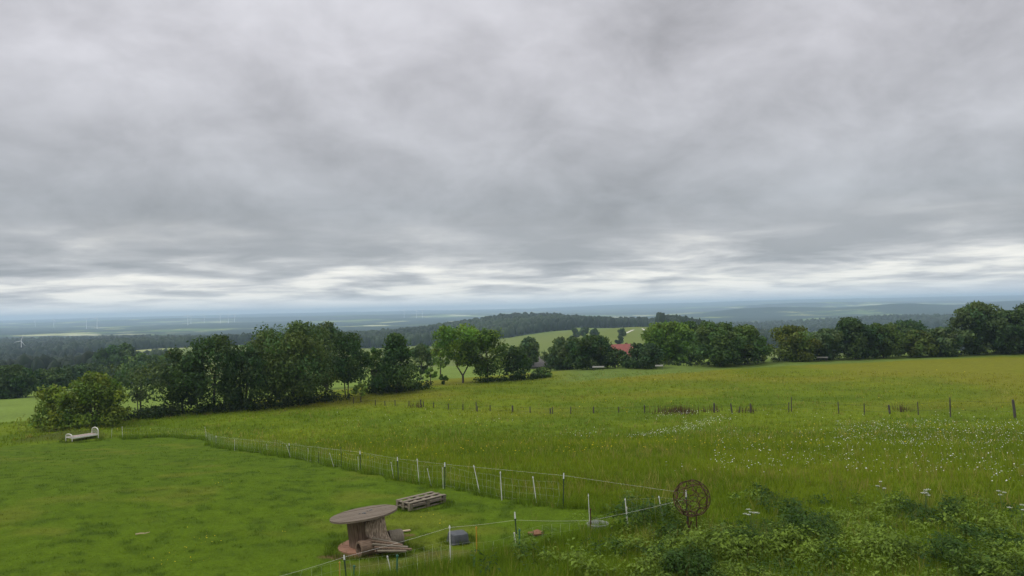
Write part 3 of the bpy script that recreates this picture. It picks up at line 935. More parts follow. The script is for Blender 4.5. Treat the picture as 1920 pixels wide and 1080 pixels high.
# ------------------------------------------------------------------ far forest (reads as one mass)
def ico():
    t = (1 + 5 ** .5) / 2
    v = np.array([(-1, t, 0), (1, t, 0), (-1, -t, 0), (1, -t, 0), (0, -1, t), (0, 1, t), (0, -1, -t), (0, 1, -t), (t, 0, -1), (t, 0, 1), (-t, 0, -1), (-t, 0, 1)], float)
    f = [(0, 11, 5), (0, 5, 1), (0, 1, 7), (0, 7, 10), (0, 10, 11), (1, 5, 9), (5, 11, 4), (11, 10, 2), (10, 7, 6), (7, 1, 8), (3, 9, 4), (3, 4, 2), (3, 2, 6), (3, 6, 8), (3, 8, 9), (4, 9, 5), (2, 4, 11), (6, 2, 10), (8, 6, 7), (9, 8, 1)]
    v /= np.linalg.norm(v, axis=1)[:, None]
    V = [tuple(q) for q in v]; cache = {}; F2 = []
    def mid(a, b):
        k = (min(a, b), max(a, b))
        if k not in cache:
            m = (np.array(V[a]) + np.array(V[b])); m /= np.linalg.norm(m); V.append(tuple(m)); cache[k] = len(V) - 1
        return cache[k]
    for a, b, c in f:
        ab, bc, ca = mid(a, b), mid(b, c), mid(c, a)
        F2 += [(a, ab, ca), (b, bc, ab), (c, ca, bc), (ab, bc, ca)]
    return np.array(V), np.array(F2)


IV, IF = ico()


def forest(name, n_try, d0, d1, a=36, hmin=9, hmax=16, n_max=7000):
    th = R(a) * (2 * RNG.random(n_try) - 1)
    d = np.exp(RNG.uniform(math.log(d0), math.log(d1), n_try))
    x, y = d * np.tan(th), d
    k = woods_mask(x, y) > .5; x, y = x[k][:n_max], y[k][:n_max]; n = len(x); z = H(x, y)
    h = RNG.uniform(hmin, hmax, n); r = RNG.uniform(3, 5.2, n) * np.clip(np.hypot(x, y) / 1000, .85, 1.25)
    jit = RNG.uniform(.8, 1.2, (n, len(IV)))
    V = IV[None] * jit[:, :, None] * np.stack([r, r, h * .5], 1)[:, None, :]
    V = V + np.stack([x, y, z + h * .5], 1)[:, None, :]
    Fc = (IF[None] + (np.arange(n) * len(IV))[:, None, None]).reshape(-1, 3)
    tone = fbm(x / 130, y / 130, 111, 3)
    c = lerp(np.array((.009, .019, .009))[None], np.array((.022, .038, .012))[None], sstep(.35, .7, tone)) * RNG.uniform(.75, 1.25, (n, 1))
    tag(link(name, arr_mesh(name, V.reshape(-1, 3), Fc, M['far_leaf'], np.repeat(c, len(IV), 0), True)), kind='stuff')


forest('forest', 16000, 330, 960, n_max=2600)
forest('forest', 26000, 930, 2250, n_max=9500)

# ------------------------------------------------------------------ buildings
def house(name, px, d, w, dep, wall_h, roof_h, rz, label, group=None, base_up=0.0, hip=.25, windows=True, far=False, roof='roof_red'):
    p = on_col(px, d)
    o = empty(name, (p[0], p[1], p[2] + base_up), label, 'house', group, rz)
    b = MB(); b.box((0, 0, wall_h / 2 - 1), (w, dep, wall_h + 2)); b.build('wall', M['plaster'], o)
    e = .45; W, D = w / 2 + e, dep / 2 + e; rx = W * (1 - hip); t = .18
    zb = wall_h + .004
    r = MB()
    r.add([(-W, -D, zb), (W, -D, zb), (W, D, zb), (-W, D, zb), (-rx, 0, zb + roof_h), (rx, 0, zb + roof_h),
           (-W, -D, zb + t), (W, -D, zb + t), (W, D, zb + t), (-W, D, zb + t), (-rx, 0, zb + roof_h + t), (rx, 0, zb + roof_h + t)],
          [(0, 3, 2, 1), (6, 7, 11, 10), (8, 9, 10, 11), (7, 8, 11), (9, 6, 10), (0, 1, 7, 6), (1, 2, 8, 7), (2, 3, 9, 8), (3, 0, 6, 9)])
    ro = r.build('roof', M[roof], o)
    if far: return o
    c = MB(); c.box((w * .18, .3, zb + roof_h * .9), (.55, .55, 1.6)); c.build('chimney', M['clay'], ro)
    if windows:
        for k in range(max(2, int(w / 2.8))):
            xx = -w / 2 + (k + .5) * w / max(2, int(w / 2.8))
            wm = MB(); wm.box((xx, -dep / 2 - .02, wall_h * .55), (1.1, .08, 1.3)); wf = wm.build('window', M['white_plastic'], o)
            g = MB(); g.box((xx, -dep / 2 - .055, wall_h * .55), (.9, .04, 1.1)); g.build('pane', M['glass'], wf)
    return o


pr = on_col(1166, 215); zt = top_z(pr, 1166, 645)
house('house', 1166, 215, 8.4, 7, 4.2, 3.0, .25, 'house with red tiled roof, half hidden between dark trees below the green hill', base_up=zt - pr[2] - 7.4)
pr2 = on_col(1140, 235); zt2 = top_z(pr2, 1146, 650)
house('outbuilding', 1143, 235, 6, 5, 3, 2.2, .1, 'lower outbuilding with faded red roof left of the red tiled house', base_up=zt2 - pr2[2] - 5.4)
pw = on_col(1022, 190); ztw = top_z(pw, 1022, 668)
house('house', 1022, 190, 7, 6.5, 3.4, 2.2, -.2, 'pale house with grey roof peeping out between dark round bush and wide dark tree', base_up=ztw - pw[2] - 5.8, roof='roof_grey')
ph = on_col(68, 480); zth = top_z(ph, 68, 693)
house('house', 68, 480, 4.6, 4, 3, 2.0, .5, 'small white house with red roof in the wooded valley at left', base_up=zth - ph[2] - 5.2)
ph = on_col(54, 470); zth = top_z(ph, 54, 700)
house('outbuilding', 54, 470, 2.4, 3, 2.2, 1., .2, 'tiny white outbuilding left of the valley house with red roof', base_up=zth - ph[2] - 3.4)
ph = on_col(311, 640); zth = top_z(ph, 311, 660)
house('house', 311, 640, 8, 7, 3.4, 1.6, .2, 'white building alone on the pale meadow above the left trees', base_up=zth - ph[2] - 5.2)
for k in range(9):
    px = [1392, 1400, 1409, 1416, 1424, 1430, 1437, 1405, 1420][k]
    house('village_house', px, [1250, 1300, 1260, 1330, 1280, 1350, 1270, 1400, 1420][k], 11, 8, 5, 4, k * .7,
          'tiny pale house in the town deep in the hazy valley', 'houses of the valley town', far=True)

# ------------------------------------------------------------------ wind turbines
def turbine_meshes():
    t = MB(); t.tube([(0, 0, -8), (0, 0, 60), (0, 0, 100)], [2.6, 2.1, 1.4], 12)
    n = MB(); n.box((0, 1.5, 101.6), (3.4, 9, 3.6), None, .6)
    h = MB(); h.tube([(0, -3.2, 101.6), (0, -5.6, 101.6)], [1.7, .8], 10)
    b = MB()
    b.add([(-1.6, -4.5, 1), (1.2, -4.5, 1), (1.9, -4.5, 12), (.5, -4.5, 46), (-.3, -4.5, 46), (-1.2, -4.5, 12),
           (-1.6, -4.0, 1), (1.2, -4.0, 1), (1.9, -4.0, 12), (.5, -4.2, 46), (-.3, -4.2, 46), (-1.2, -4.0, 12)],
          [(0, 1, 2, 5), (5, 2, 3, 4), (6, 11, 8, 7), (11, 10, 9, 8), (0, 6, 7, 1), (1, 7, 8, 2), (2, 8, 9, 3), (3, 9, 10, 4), (4, 10, 11, 5), (5, 11, 6, 0)])
    return [m.mesh(q, M['turbine']) for m, q in ((t, 'tower'), (n, 'nacelle'), (h, 'hub'), (b, 'blade'))]


TM = turbine_meshes()
GT = 'wind turbines on the far plain'


def turbine(px, row_hub, d, rot, label, group):
    p = on_col(px, d); s = (top_z(p, px, row_hub) - p[2]) / 101.6
    o = empty('wind_turbine', p, label, 'wind turbine', group, math.atan2(-p[0], p[1]) * -1 * 0 + rot * .3)
    o.scale = (max(s, .55 if group else .2),) * 3
    for q, me in zip(('tower', 'nacelle', 'hub'), TM[:3]): link(q, me, o)
    for k in range(3):
        b = link('blade', TM[3], o); b.location = (0, 0, 101.6); b.rotation_euler = (0, rot + k * 2 * math.pi / 3, 0)


for px, r_, d_, ro in ((352, 605, 4600, .2), (358, 606, 5600, .8), (383, 604, 5400, .5), (413, 602, 5000, 1.1), (428, 601, 5000, .1), (440, 602, 5600, .7),
                       (182, 616, 4200, .4), (162, 616, 4500, .9), (101, 601, 5600, .3), (66, 605, 5900, 1.3), (758, 596, 5800, .6), (781, 593, 5600, .2), (792, 592, 5700, .9)):
    turbine(px, r_, d_, ro, 'white wind turbine far off on the hazy plain', GT)
turbine(40, 640, 1080, .35, 'nearest wind turbine, pale tower rising from the dark wood at far left', None)

# ------------------------------------------------------------------ white track on the green hill
def strip(name, pxs, w, mat, lift=.15):
    P = []
    for i in range(len(pxs) - 1):
        for t in np.linspace(0, 1, 8)[:-1]:
            P.append(at(pxs[i][0] * (1 - t) + pxs[i + 1][0] * t, pxs[i][1] * (1 - t) + pxs[i + 1][1] * t))
    P.append(at(*pxs[-1])); P = np.array(P)
    t = np.gradient(P[:, :2], axis=0); t /= np.linalg.norm(t, axis=1)[:, None] + 1e-9
    nn = np.stack([-t[:, 1], t[:, 0]], 1) * w / 2
    A = P[:, :2] + nn; B = P[:, :2] - nn
    V = np.concatenate([np.c_[A, H(A[:, 0], A[:, 1]) + lift], np.c_[B, H(B[:, 0], B[:, 1]) + lift]])
    n = len(P); i = np.arange(n - 1)
    return tag(link(name, arr_mesh(name, V, np.stack([i, i + 1, n + i + 1, n + i], 1), mat)), kind='structure')


M['gravel'] = simple_mat('pale_gravel', (.42, .40, .34), (.55, .53, .46), 2, .9, bump=.2)
strip('path', [(1174, 625), (1181, 621.5), (1188, 618.5)], 2.2, M['gravel'])
strip('path', [(1212, 624), (1208, 619), (1204, 616)], 1.6, M['gravel'])

# low white boards under the right trees
for k, (a, b, lab) in enumerate((((1113, 695), (1131, 695), 'low white board left of the red roof where meadow meets dark trees'),
                                 ((1229, 693), (1243, 692.5), 'low white board below the bright green broad tree at the meadow crest'),
                                 ((1407, 682.5), (1421, 682), 'low white board at the crest below the valley gap'),
                                 ((1532, 677), (1552, 676.5), 'longest low white board, under the greyish tree on the right crest'))):
    A, B = at(*a), at(*b); c = (A + B) / 2; ln = min(np.linalg.norm(A - B), 2.4)
    ln = max(ln, (b[0] - a[0]) * m_per_px(c))
    o = empty('barrier_board', c, lab, 'barrier', 'white boards along the crest', -math.atan2(c[0], c[1]))
    q = MB(); q.box((0, 0, .66), (ln, .06, .24), None, .01); q.build('board', M['pale_board'], o)
    for s in (-1, 1):
        q = MB(); q.box((s * ln * .38, .08, .42), (.09, .09, .95), None, .01); q.build('post', M['post'], o)

# ------------------------------------------------------------------ wooden fence across the meadow
WP = [(663, 757, 745), (704, 760, 750), (722, 761, 752), (741, 761, 750), (767, 762, 752), (789, 764, 750), (794, 763, 753), (813, 765, 755), (841, 768, 757), (868, 769, 758),
      (893, 771, 754), (895, 772, 762), (919, 771, 760), (961, 773, 761), (994, 774, 763), (1032, 776, 766), (1036, 776, 764), (1070, 776, 763), (1113, 775, 763), (1160, 774, 763), (1209, 775, 760),
      (1340, 774, 756), (1373, 776, 757), (1387, 774, 763), (1408, 775, 757), (1479, 773, 755), (1484, 773, 745), (1573, 776, 754), (1621, 778, 757), (1669, 776, 760), (1722, 778, 754), (1782, 782, 746), (1904, 784, 750)]
o = empty('wooden_fence', at(1113, 776), 'long old wooden post fence with thin wires crossing the middle of the meadow', 'fence', None)
OL = Vector(o.location); tops = []
thick = {961: 1.6, 789: 1.5, 1340: 1.8, 1373: 1.5, 1669: 2.0, 1904: 2.3, 1113: 1.4, 1209: 1.3, 1032: 1.4, 1782: 1.25, 1408: 1.3}
for (px, r0, r1) in WP:
    p = at(px, r0); h = max(top_z(p, px, r1) - p[2], .35) + .05
    mb = MB(); rr = .05 * thick.get(px, 1.0); lx, ly = random.uniform(-.05, .05), random.uniform(-.05, .05)
    if px in (1669, 1904, 1373): lx = -.12
    q = [Vector(p) - OL + Vector((lx * t * h, ly * t * h, t * h if t else -.3)) for t in (0, .5, .93, 1)]
    mb.tube(q, [rr * 1.05, rr, rr * .95, rr * .6], 8)
    mb.build('post', M['post'], o)
    tops.append(q)
for fz in (.45, .85):
    w = MB()
    pts = [q[0].lerp(q[3], fz) for q in tops if q[3].z - q[0].z > .6]
    w.tube(pts, .006, 4, False); w.build('wire', M['steel_green'], o)

# ------------------------------------------------------------------ electric net fences of the paddock
def stake(o, px, base, top_px, top, kind):
    p = at(px, base); OLv = Vector(o.location)
    v = ray(top_px, top); s = math.hypot(p[0], p[1]) / math.hypot(v[0], v[1])
    t = CAM + v * s
    P0 = Vector(p) - OLv; P1 = Vector(t) - OLv
    if kind == 'tpost':
        m = MB(); r = .019
        d = (P1 - P0)
        m.tube([P0 - d * .2, P0 + d * .82], r, 6); m.tube([P0 + d * .8, P0 + d * .84], .03, 6)
        b = m.build('post', M['steel_green'], o)
        c = MB(); c.tube([P0 + d * .82, P0 + d * .90, P0 + d], [.024, .022, .017], 7); c.build('insulator', M['white_plastic'], b)
    else:
        m = MB(); mat, r = {'white': (M['white_plastic'], .014), 'thin': (M['white_plastic'], .009), 'green': (M['green_bright'], .022), 'yellow': (M['yellow_plastic'], .016), 'dark': (M['steel_green'], .012), 'brown': (M['rust'], .02)}[kind]
        d = P1 - P0
        m.tube([P0 - d * .2, P0 + d * .5, P1], [r, r, r * .9], 7); m.tube([P0 + d * .93, P0 + d * .97], r * 1.7, 7)
        m.build('stake', mat, o)
    return P0, P1


def netting(o, line, h, step=.28, lines=4, sag=.12, mat=None):
    """thin vertical and horizontal strands between ground points"""
    pts = np.array([p[:2] for p in line]); s = np.r_[0, np.cumsum(np.hypot(*np.diff(pts, axis=0).T))]
    u = np.arange(0, s[-1], step); x = np.interp(u, s, pts[:, 0]); y = np.interp(u, s, pts[:, 1]); z = H(x, y)
    OLv = Vector(o.location); m = MB()
    top = h * (1 - sag * (.5 - .5 * np.cos(u * 2 * math.pi / 3.1))) * (.93 + .14 * vnoise(u * .5, u * 0, 7))
    Q = [Vector((x[i], y[i], z[i])) - OLv for i in range(len(u))]
    for i in range(len(u)):
        dx = RNG.normal(0, .05); dy = RNG.normal(0, .05)
        m.tube([Q[i] + Vector((dx, dy, .03)), Q[i] + Vector((dx * .2 + RNG.normal(0, .03), dy, top[i] * .5)), Q[i] + Vector((0, 0, top[i]))], .0026, 3, False)
    for k in range(lines):
        f = .12 + .88 * k / (lines - 1)
        m.tube([Q[i] + Vector((0, 0, top[i] * f)) for i in range(len(u))], .0013, 3, False)
    m.build('netting', mat or M['net'], o)


o = empty('electric_fence', at(834, 915), 'long electric net fence with green posts and white stakes between grazed paddock and flower meadow', 'fence')
tp = []
for a in ((405, 838, 405, 817), (543, 858, 542, 831), (676, 886, 675, 845), (747, 901, 745, 857), (834, 917, 834, 867), (1056, 953, 1057, 887)):
    tp.append(stake(o, *a, 'tpost'))
for a in ((545, 858, 537, 834), (580, 857, 577, 840), (626, 876, 618, 849), (673, 884, 671, 856), (738, 898, 733, 866), (786, 908, 782, 860), (809, 912, 801, 878), (831, 916, 830, 876),
          (900, 927, 888, 872), (941, 938, 938, 884), (1006, 944, 999, 893), (230, 822, 229, 800), (209, 822, 210, 803), (388, 824, 384, 800), (440, 845, 440, 824), (501, 851, 500, 832)):
    stake(o, *a, 'white' if a[0] in (786, 900, 941, 1006, 230) else 'thin')
for a in ((597, 870, 597, 848), (641, 879, 639, 838), (520, 856, 519, 840)): stake(o, *a, 'dark')
netting(o, BACK[4:18], .85)
end = stake(o, 1290, 1000, 1286, 919, 'tpost'); tp.append(end)
w = MB(); w.tube([q[0].lerp(q[1], .93) for q in tp], .0017, 4, False); w.build('twine', M['twine'], o)

o = empty('electric_fence', at(967, 1037), 'near net fence with one white twine, from the rusty ring ball to the bottom edge', 'fence')
vq = ray(470, 1094); tp = [Vector(CAM + vq * 17.5 / vq[1]) - Vector(o.location)]
T1 = stake(o, 650, 1092, 645, 1041, 'tpost'); T2 = stake(o, 845, 1064, 843, 985, 'white'); T3 = stake(o, 971, 1036, 965, 960, 'tpost'); T4 = stake(o, 1108, 1004, 1107, 953, 'brown')
stake(o, 974, 1039, 974, 992, 'green'); stake(o, 969, 1034, 964, 998, 'white')
stake(o, 736, 1084, 726, 1042, 'white'); stake(o, 744, 1088, 745, 1040, 'green'); stake(o, 663, 1096, 664, 1060, 'green')
stake(o, 894, 1038, 893, 987, 'yellow'); stake(o, 637, 1090, 637, 1053, 'yellow')
stake(o, 1177, 992, 1172, 934, 'white'); stake(o, 1178, 990, 1175, 950, 'thin'); stake(o, 1244, 977, 1235, 930, 'white'); stake(o, 1106, 990, 1103, 926, 'thin')
netting(o, FRONT[1:6] , .62, .34, 3, .25); netting(o, [at(1175, 992), at(1244, 978), at(1285, 985)], .85, .22, 4, .1)
netting(o, [at(845, 1064), at(735, 1086), at(640, 1106), at(560, 1124)], .7, .26, 4, .1)
tp += [T1[0].lerp(T1[1], .93), T2[0].lerp(T2[1], .95), T3[0].lerp(T3[1], .8), T4[0].lerp(T4[1], .55), Vector(at(1290, 1000)) + Vector((0, 0, 1.05)) - Vector(o.location)]
w = MB()
for a, b in zip(tp[:-1], tp[1:]):
    ln = (b - a).length
    w.tube([a.lerp(b, t) - Vector((0, 0, .03 * ln * .25 * math.sin(t * math.pi))) for t in np.linspace(0, 1, 7)], .0022, 4, False)
w.build('twine', M['twine'], o)

# ------------------------------------------------------------------ cable reel table and what lies round it
PR = at(690, 1024); s = m_per_px(PR)
DIST = math.hypot(PR[0], PR[1])
reel = empty('cable_reel_table', PR, 'tilted weathered cable reel standing on end as a table in the grazed paddock', 'table')
reel.rotation_euler = (R(-2.0), R(-7), 0)
RT = 63 * s; RB = 55 * s; HT = (top_z(PR, 690, 961) - PR[2]) * 1.0
def board_disc(r, z, t, n=11, gap=.016, hole=True):
    """round top made of parallel boards"""
    m = MB(); w = 2 * r / n
    for k in range(n):
        y0 = -r + k * w + gap / 2; y1 = y0 + w - gap
        K = 9; ys = np.linspace(y0, y1, K)
        xs = np.sqrt(np.maximum(r * r - ys ** 2, 1e-5)); xs[0] = max(xs[0], .02); xs[-1] = max(xs[-1], .02)
        vs = [(-xs[i], ys[i], z) for i in range(K)] + [(xs[i], ys[i], z) for i in range(K)][::-1]
        vs2 = [(a, b, z + t) for a, b, _ in vs]; n2 = len(vs)
        dz = random.uniform(-.004, .004)
        vs2 = [(a, b, c + dz) for a, b, c in vs2]
        m.add(vs + vs2, [tuple(range(n2))[::-1], tuple(range(n2, 2 * n2))] + [(i, (i + 1) % n2, n2 + (i + 1) % n2, n2 + i) for i in range(n2)])
    return m
tt = board_disc(RT, HT - .07, .055).build('tabletop', M['wood_top'], reel); tt.rotation_euler = (0, 0, R(8))
h_ = MB()
for (hx, hy, hr) in ((0, 0, .055), (.2, .28, .05), (-.12, -.02, .03), (.1, .22, .03), (.05, -.1, .03)):
    h_.tube([(hx, hy, HT - .012), (hx, hy, HT - .006)], hr, 14)
h_.build('spindle_hole', M['glass'], tt)
dm = MB(); rd = 32 * s
for k in range(26):
    a = k / 26 * 2 * math.pi; M3 = Matrix.Rotation(a, 3, 'Z'); wj = random.uniform(-.008, .008)
    dm.box((math.cos(a) * (rd + wj), math.sin(a) * (rd + wj), .06 + (HT - .13) / 2), (.035, 2 * math.pi * rd / 26 - .004, HT - .15), M3, .006)
dm.build('drum', M['wood_drum'], reel)
bb = board_disc(RB, .0, .07).build('base_disc', M['wood_red'], reel); bb.rotation_euler = (R(1), R(5), R(-20))

def slab(name, pxb, f0, pxt, rt_, f1, w, t, label, curve=.35):
    """half-round bark slab leaning from the base disc up to a higher point; f0, f1: how far in front of the reel's middle"""
    yb = PR[1] - f0; vb = ray(pxb, 1030); p = np.array([vb[0] / vb[1] * yb, yb, 0.0]); p[2] = hz(p[0], yb) + .08
    v = ray(pxt, rt_); q = CAM + v * (PR[1] - f1) / v[1]
    A = Vector(p) - Vector((0, 0, .04)); B = Vector(q); ax = (B - A); ln = ax.length; ax.normalize()
    side = Vector((1, .15, 0)); side = (side - ax * side.dot(ax)).normalized(); nr = side.cross(ax)
    if nr.y > 0: nr = -nr
    m = MB(); n = 9; rows = 12; vs = []; fs = []
    for lay in (0, 1):
        for j in range(rows):
            f = j / (rows - 1); ww = w * (1 - .12 * f) * (1 + .08 * math.sin(f * 9 + pxb)); sh = .05 * math.sin(f * 5 + pxb)
            for i in range(n):
                a = (i / (n - 1) - .5) * math.pi * .95
                rr = ww / 2; bp = 0 if lay else random.uniform(-.012, .012)
                P_ = A + ax * ln * (f + (random.uniform(-.03, .03) if j in (0, rows - 1) and not lay else 0)) + side * (math.sin(a) * rr + sh) + nr * (math.cos(a) * (rr * curve + bp) + (0 if lay == 0 else -t))
                vs.append(P_ - A)
    def idx(l, j, i): return l * rows * n + j * n + i
    for j in range(rows - 1):
        for i in range(n - 1):
            fs.append((idx(0, j, i), idx(0, j, i + 1), idx(0, j + 1, i + 1), idx(0, j + 1, i)))
            fs.append((idx(1, j, i), idx(1, j + 1, i), idx(1, j + 1, i + 1), idx(1, j, i + 1)))
    for j in range(rows - 1):
        fs.append((idx(0, j, 0), idx(0, j + 1, 0), idx(1, j + 1, 0), idx(1, j, 0))); fs.append((idx(0, j, n - 1), idx(1, j, n - 1), idx(1, j + 1, n - 1), idx(0, j + 1, n - 1)))
    for i in range(n - 1):
        fs.append((idx(0, 0, i), idx(1, 0, i), idx(1, 0, i + 1), idx(0, 0, i + 1))); fs.append((idx(0, rows - 1, i), idx(0, rows - 1, i + 1), idx(1, rows - 1, i + 1), idx(1, rows - 1, i)))
    m.add(vs, fs)
    o = m.build(name, M['slab']); o.location = A; tag(o, label, 'bark slab'); return o


slab('bark_slab', 717, .60, 709, 970, .50, .50, .06, 'broad grey bark slab leaning upright against the reel table under its right rim')
slab('bark_slab', 705, .66, 692, 978, .60, .24, .05, 'narrow dark-edged bark strip leaning aslant against the reel drum')

# heap of slats in front of the table
def px3(px, py, y):
    v = ray(px, py); return Vector(CAM + v * y / v[1])


SY = PR[1] - 1.05
o = empty('slatted_panel', (px3(735, 1036, SY)[0], SY, hz(px3(735, 1036, SY)[0], SY)), 'broken panel of brown wooden slats propped at the foot of the reel table', 'slatted panel')
OLv = Vector(o.location)
def plank(A_, B_, w, t, nm, mat):
    ax = (B_ - A_); ln = ax.length; ax.normalize(); sd_ = Vector((0, 1, 0)); sd_ = (sd_ - ax * sd_.dot(ax)).normalized(); n_ = ax.cross(sd_)
    m = MB(); m.box((A_ + B_) / 2 - OLv, (ln, w, t), Matrix((ax, sd_, n_)).transposed(), .005); m.build(nm, mat, o)
for k, (a_, b_, dy) in enumerate((((698, 1009), (746, 1019), .28), ((696, 1014), (755, 1022), .20), ((698, 1020), (765, 1026), .12), ((702, 1026), (772, 1030), .04), ((707, 1033), (762, 1033), -.05))):
    plank(px3(*a_, SY + dy), px3(*b_, SY + dy + .03), .10, .045, 'slat', M['wood_drum'] if k % 2 else M['wood_grey'])
for a_, b_ in (((704, 1036), (708, 1013)), ((742, 1035), (738, 1021))):
    A_, B_ = px3(*a_, SY + .05), px3(*b_, SY + .33); plank(A_, B_, .07, .05, 'batten', M['wood_drum'])

def log(name, px, row, fr, r, l, rz, label, mat, hollow=True):
    v_ = ray(px, row); p = CAM + v_ * (PR[1] - fr) / v_[1]; o = empty(name, (p[0], p[1], hz(p[0], p[1]) + r * .85), label, 'log', None, rz)
    n = 22; m = MB()
    prof = [(r * (1 + .04 * math.sin(k * 1.7)), -l / 2 + l * k / 6) for k in range(7)]
    if hollow: prof = prof + [(r * .72, l / 2), (r * .68, l / 2 - .05), (r * .66, -l / 2 + .05), (r * .7, -l / 2)]
    m.lathe(prof, n, closed=hollow)
    b = m.build('shell' if hollow else 'wood', mat, o, True); b.rotation_euler = (0, R(90), 0)
    if hollow:
        c = MB(); c.lathe([(r * .67, -.02), (r * .67, .02)], n); q = c.build('core', M['bark'], o); q.rotation_euler = (0, R(90), 0)
    return o
log('hollow_log', 686, 1024, .82, .23, .45, R(215), 'short hollow log lying on its side on the reel base, left of the slats', M['wood_drum'])
log('cut_log', 741, 1006, -.05, .25, .42, R(25), 'thick short cut log lying behind the slats right of the bark slab', M['wood_grey'], False)
p = at(762, 998); m = MB(); m.box((0, 0, .05), (.26, .1, .035), Matrix.Rotation(R(22), 3, 'Z'), .005)
q = m.build('wood_offcut', M['wood_pale']); q.location = p; tag(q, 'small pale wood offcut in the grass right of the bark slab', 'wood piece')

# ------------------------------------------------------------------ two stacked pallets
A = at(769, 960); B = at(837, 942); C = at(751, 953)
lx = B - A; ang = math.atan2(lx[1], lx[0]); LN = np.linalg.norm(lx[:2]); DP = .8
ca, sa = math.cos(ang), math.sin(ang)
cen = A[:2] + np.array([ca, sa]) * LN / 2 + np.array([-sa, ca]) * DP / 2
def pallet(z, label, upper=False):
    o = empty('wooden_pallet', (cen[0], cen[1], z), label, 'pallet', 'stacked pallets', ang)
    for k in range(3):
        for j in range(3):
            m = MB(); m.box(((k - 1) * (LN / 2 - .07), (j - 1) * (DP / 2 - .07), .062), (.14, .12, .078), None, .004); m.build('block', M['wood_grey'], o)
    for j in range(3):
        m = MB(); m.box((0, (j - 1) * (DP / 2 - .07), .011), (LN, .11, .022), None, .003); m.build('bottom_board', M['wood_grey'], o)
    for k in range(3):
        m = MB(); m.box(((k - 1) * (LN / 2 - .07), 0, .1125), (.14, DP, .022), None, .003); m.build('stringer', M['wood_grey'], o)
    nj = 5 if not upper else 3
    for j in range(nj):
        m = MB(); m.box((0, (j - (nj - 1) / 2) * (DP - .12) / (nj - 1), .1355), (LN + random.uniform(-.03, .02), .12 if not upper else .15, .022), None, .003); m.build('deck_board', M['wood_grey'], o)
    if upper:
        for k in (-1, 1):
            m = MB(); m.box((k * LN * .235, 0, .1125), (.12, DP, .022), None, .003); m.build('stringer', M['wood_grey'], o)
zA = hz(cen[0], cen[1]) + .02
pallet(zA, 'lower grey wooden pallet of the pair right of the reel table')
pallet(zA + .149, 'upper grey wooden pallet on top of the pair right of the reel table', True)

# ------------------------------------------------------------------ tub, trough, bits
p = at(859, 1016); s = m_per_px(p)
o = empty('plastic_tub', p, 'dark grey plastic tub turned upside down in the grass near the near net fence', 'tub', None, R(22))
m = MB(); hw, hd, hh_ = 17.0 * s, .30, 18 * s
def rr_ring(hx, hy, r, z, n=5):
    out = []
    for cx_, cy_, a0 in ((hx - r, hy - r, 0), (-hx + r, hy - r, 90), (-hx + r, -hy + r, 180), (hx - r, -hy + r, 270)):
        for k in range(n + 1):
            a = R(a0 + 90 * k / n); out.append((cx_ + r * math.cos(a), cy_ + r * math.sin(a), z))
    return out
rings = [rr_ring(hw * 1.06, hd * 1.06, .1, -.02), rr_ring(hw * 1.06, hd * 1.06, .1, .03), rr_ring(hw, hd, .1, .045), rr_ring(hw * .92, hd * .93, .09, hh_ * .85), rr_ring(hw * .88, hd * .88, .09, hh_ * .96), rr_ring(hw * .80, hd * .78, .08, hh_)]
n = len(rings[0]); vs = sum(rings, []); fs = []
for k in range(len(rings) - 1):
    for i in range(n): fs.append((k * n + i, k * n + (i + 1) % n, (k + 1) * n + (i + 1) % n, (k + 1) * n + i))
fs.append(tuple((len(rings) - 1) * n + i for i in range(n)))
m.add(vs, fs); m.build('shell', M['rubber'], o, True)
m = MB(); m.add(rr_ring(hw * 1.09, hd * 1.09, .1, .0) + rr_ring(hw * 1.09, hd * 1.09, .1, .026), [(i, (i + 1) % n, n + (i + 1) % n, n + i) for i in range(n)] + [tuple(range(n, 2 * n))]); m.build('rim', M['rubber'], o)

p = at(1121, 996); s = m_per_px(p)
o = empty('water_trough', p, 'round zinc water trough sunk in the grass behind the brown fence post', 'trough')
m = MB(); r = 20 * s
m.lathe([(r * .96, -.1), (r, .20), (r * 1.03, .22), (r * 1.03, .25), (r * .98, .255), (r * .95, .23), (r * .93, -.08)], 36, closed=True); m.build('rim', M['galv'], o, True)
m = MB(); m.lathe([(r * .94, .14), (r * .94, .165)], 36); m.build('water', M['water'], o)

p = at(1006, 1003)
o = empty('broken_bricks', p, 'few broken red clay bricks in the grass right of the near green post', 'bricks')
for k, (dx, dy, rz) in enumerate(((-.14, 0, .2), (.1, .06, -.3), (0, .16, .9), (.03, -.1, .4))):
    m = MB(); m.box((dx, dy, .06), (.24, .115, .07), Matrix.Rotation(rz, 3, 'Z') @ Matrix.Rotation(.12 * k, 3, 'X'), .01); m.build('brick', M['clay'], o)

p = at(266, 1005); m = MB()
m.tube([(-.2, 0, .06), (-.05, .03, .075), (.1, .0, .08), (.22, .08, .1)], [.02, .022, .017, .008], 7); m.tube([(.02, .02, .075), (.1, -.08, .1)], [.012, .005], 6)
q = m.build('twig', M['wood_pale'], None, True); q.location = p; tag(q, 'pale dead twig lying alone on the grazed grass at lower left', 'twig')

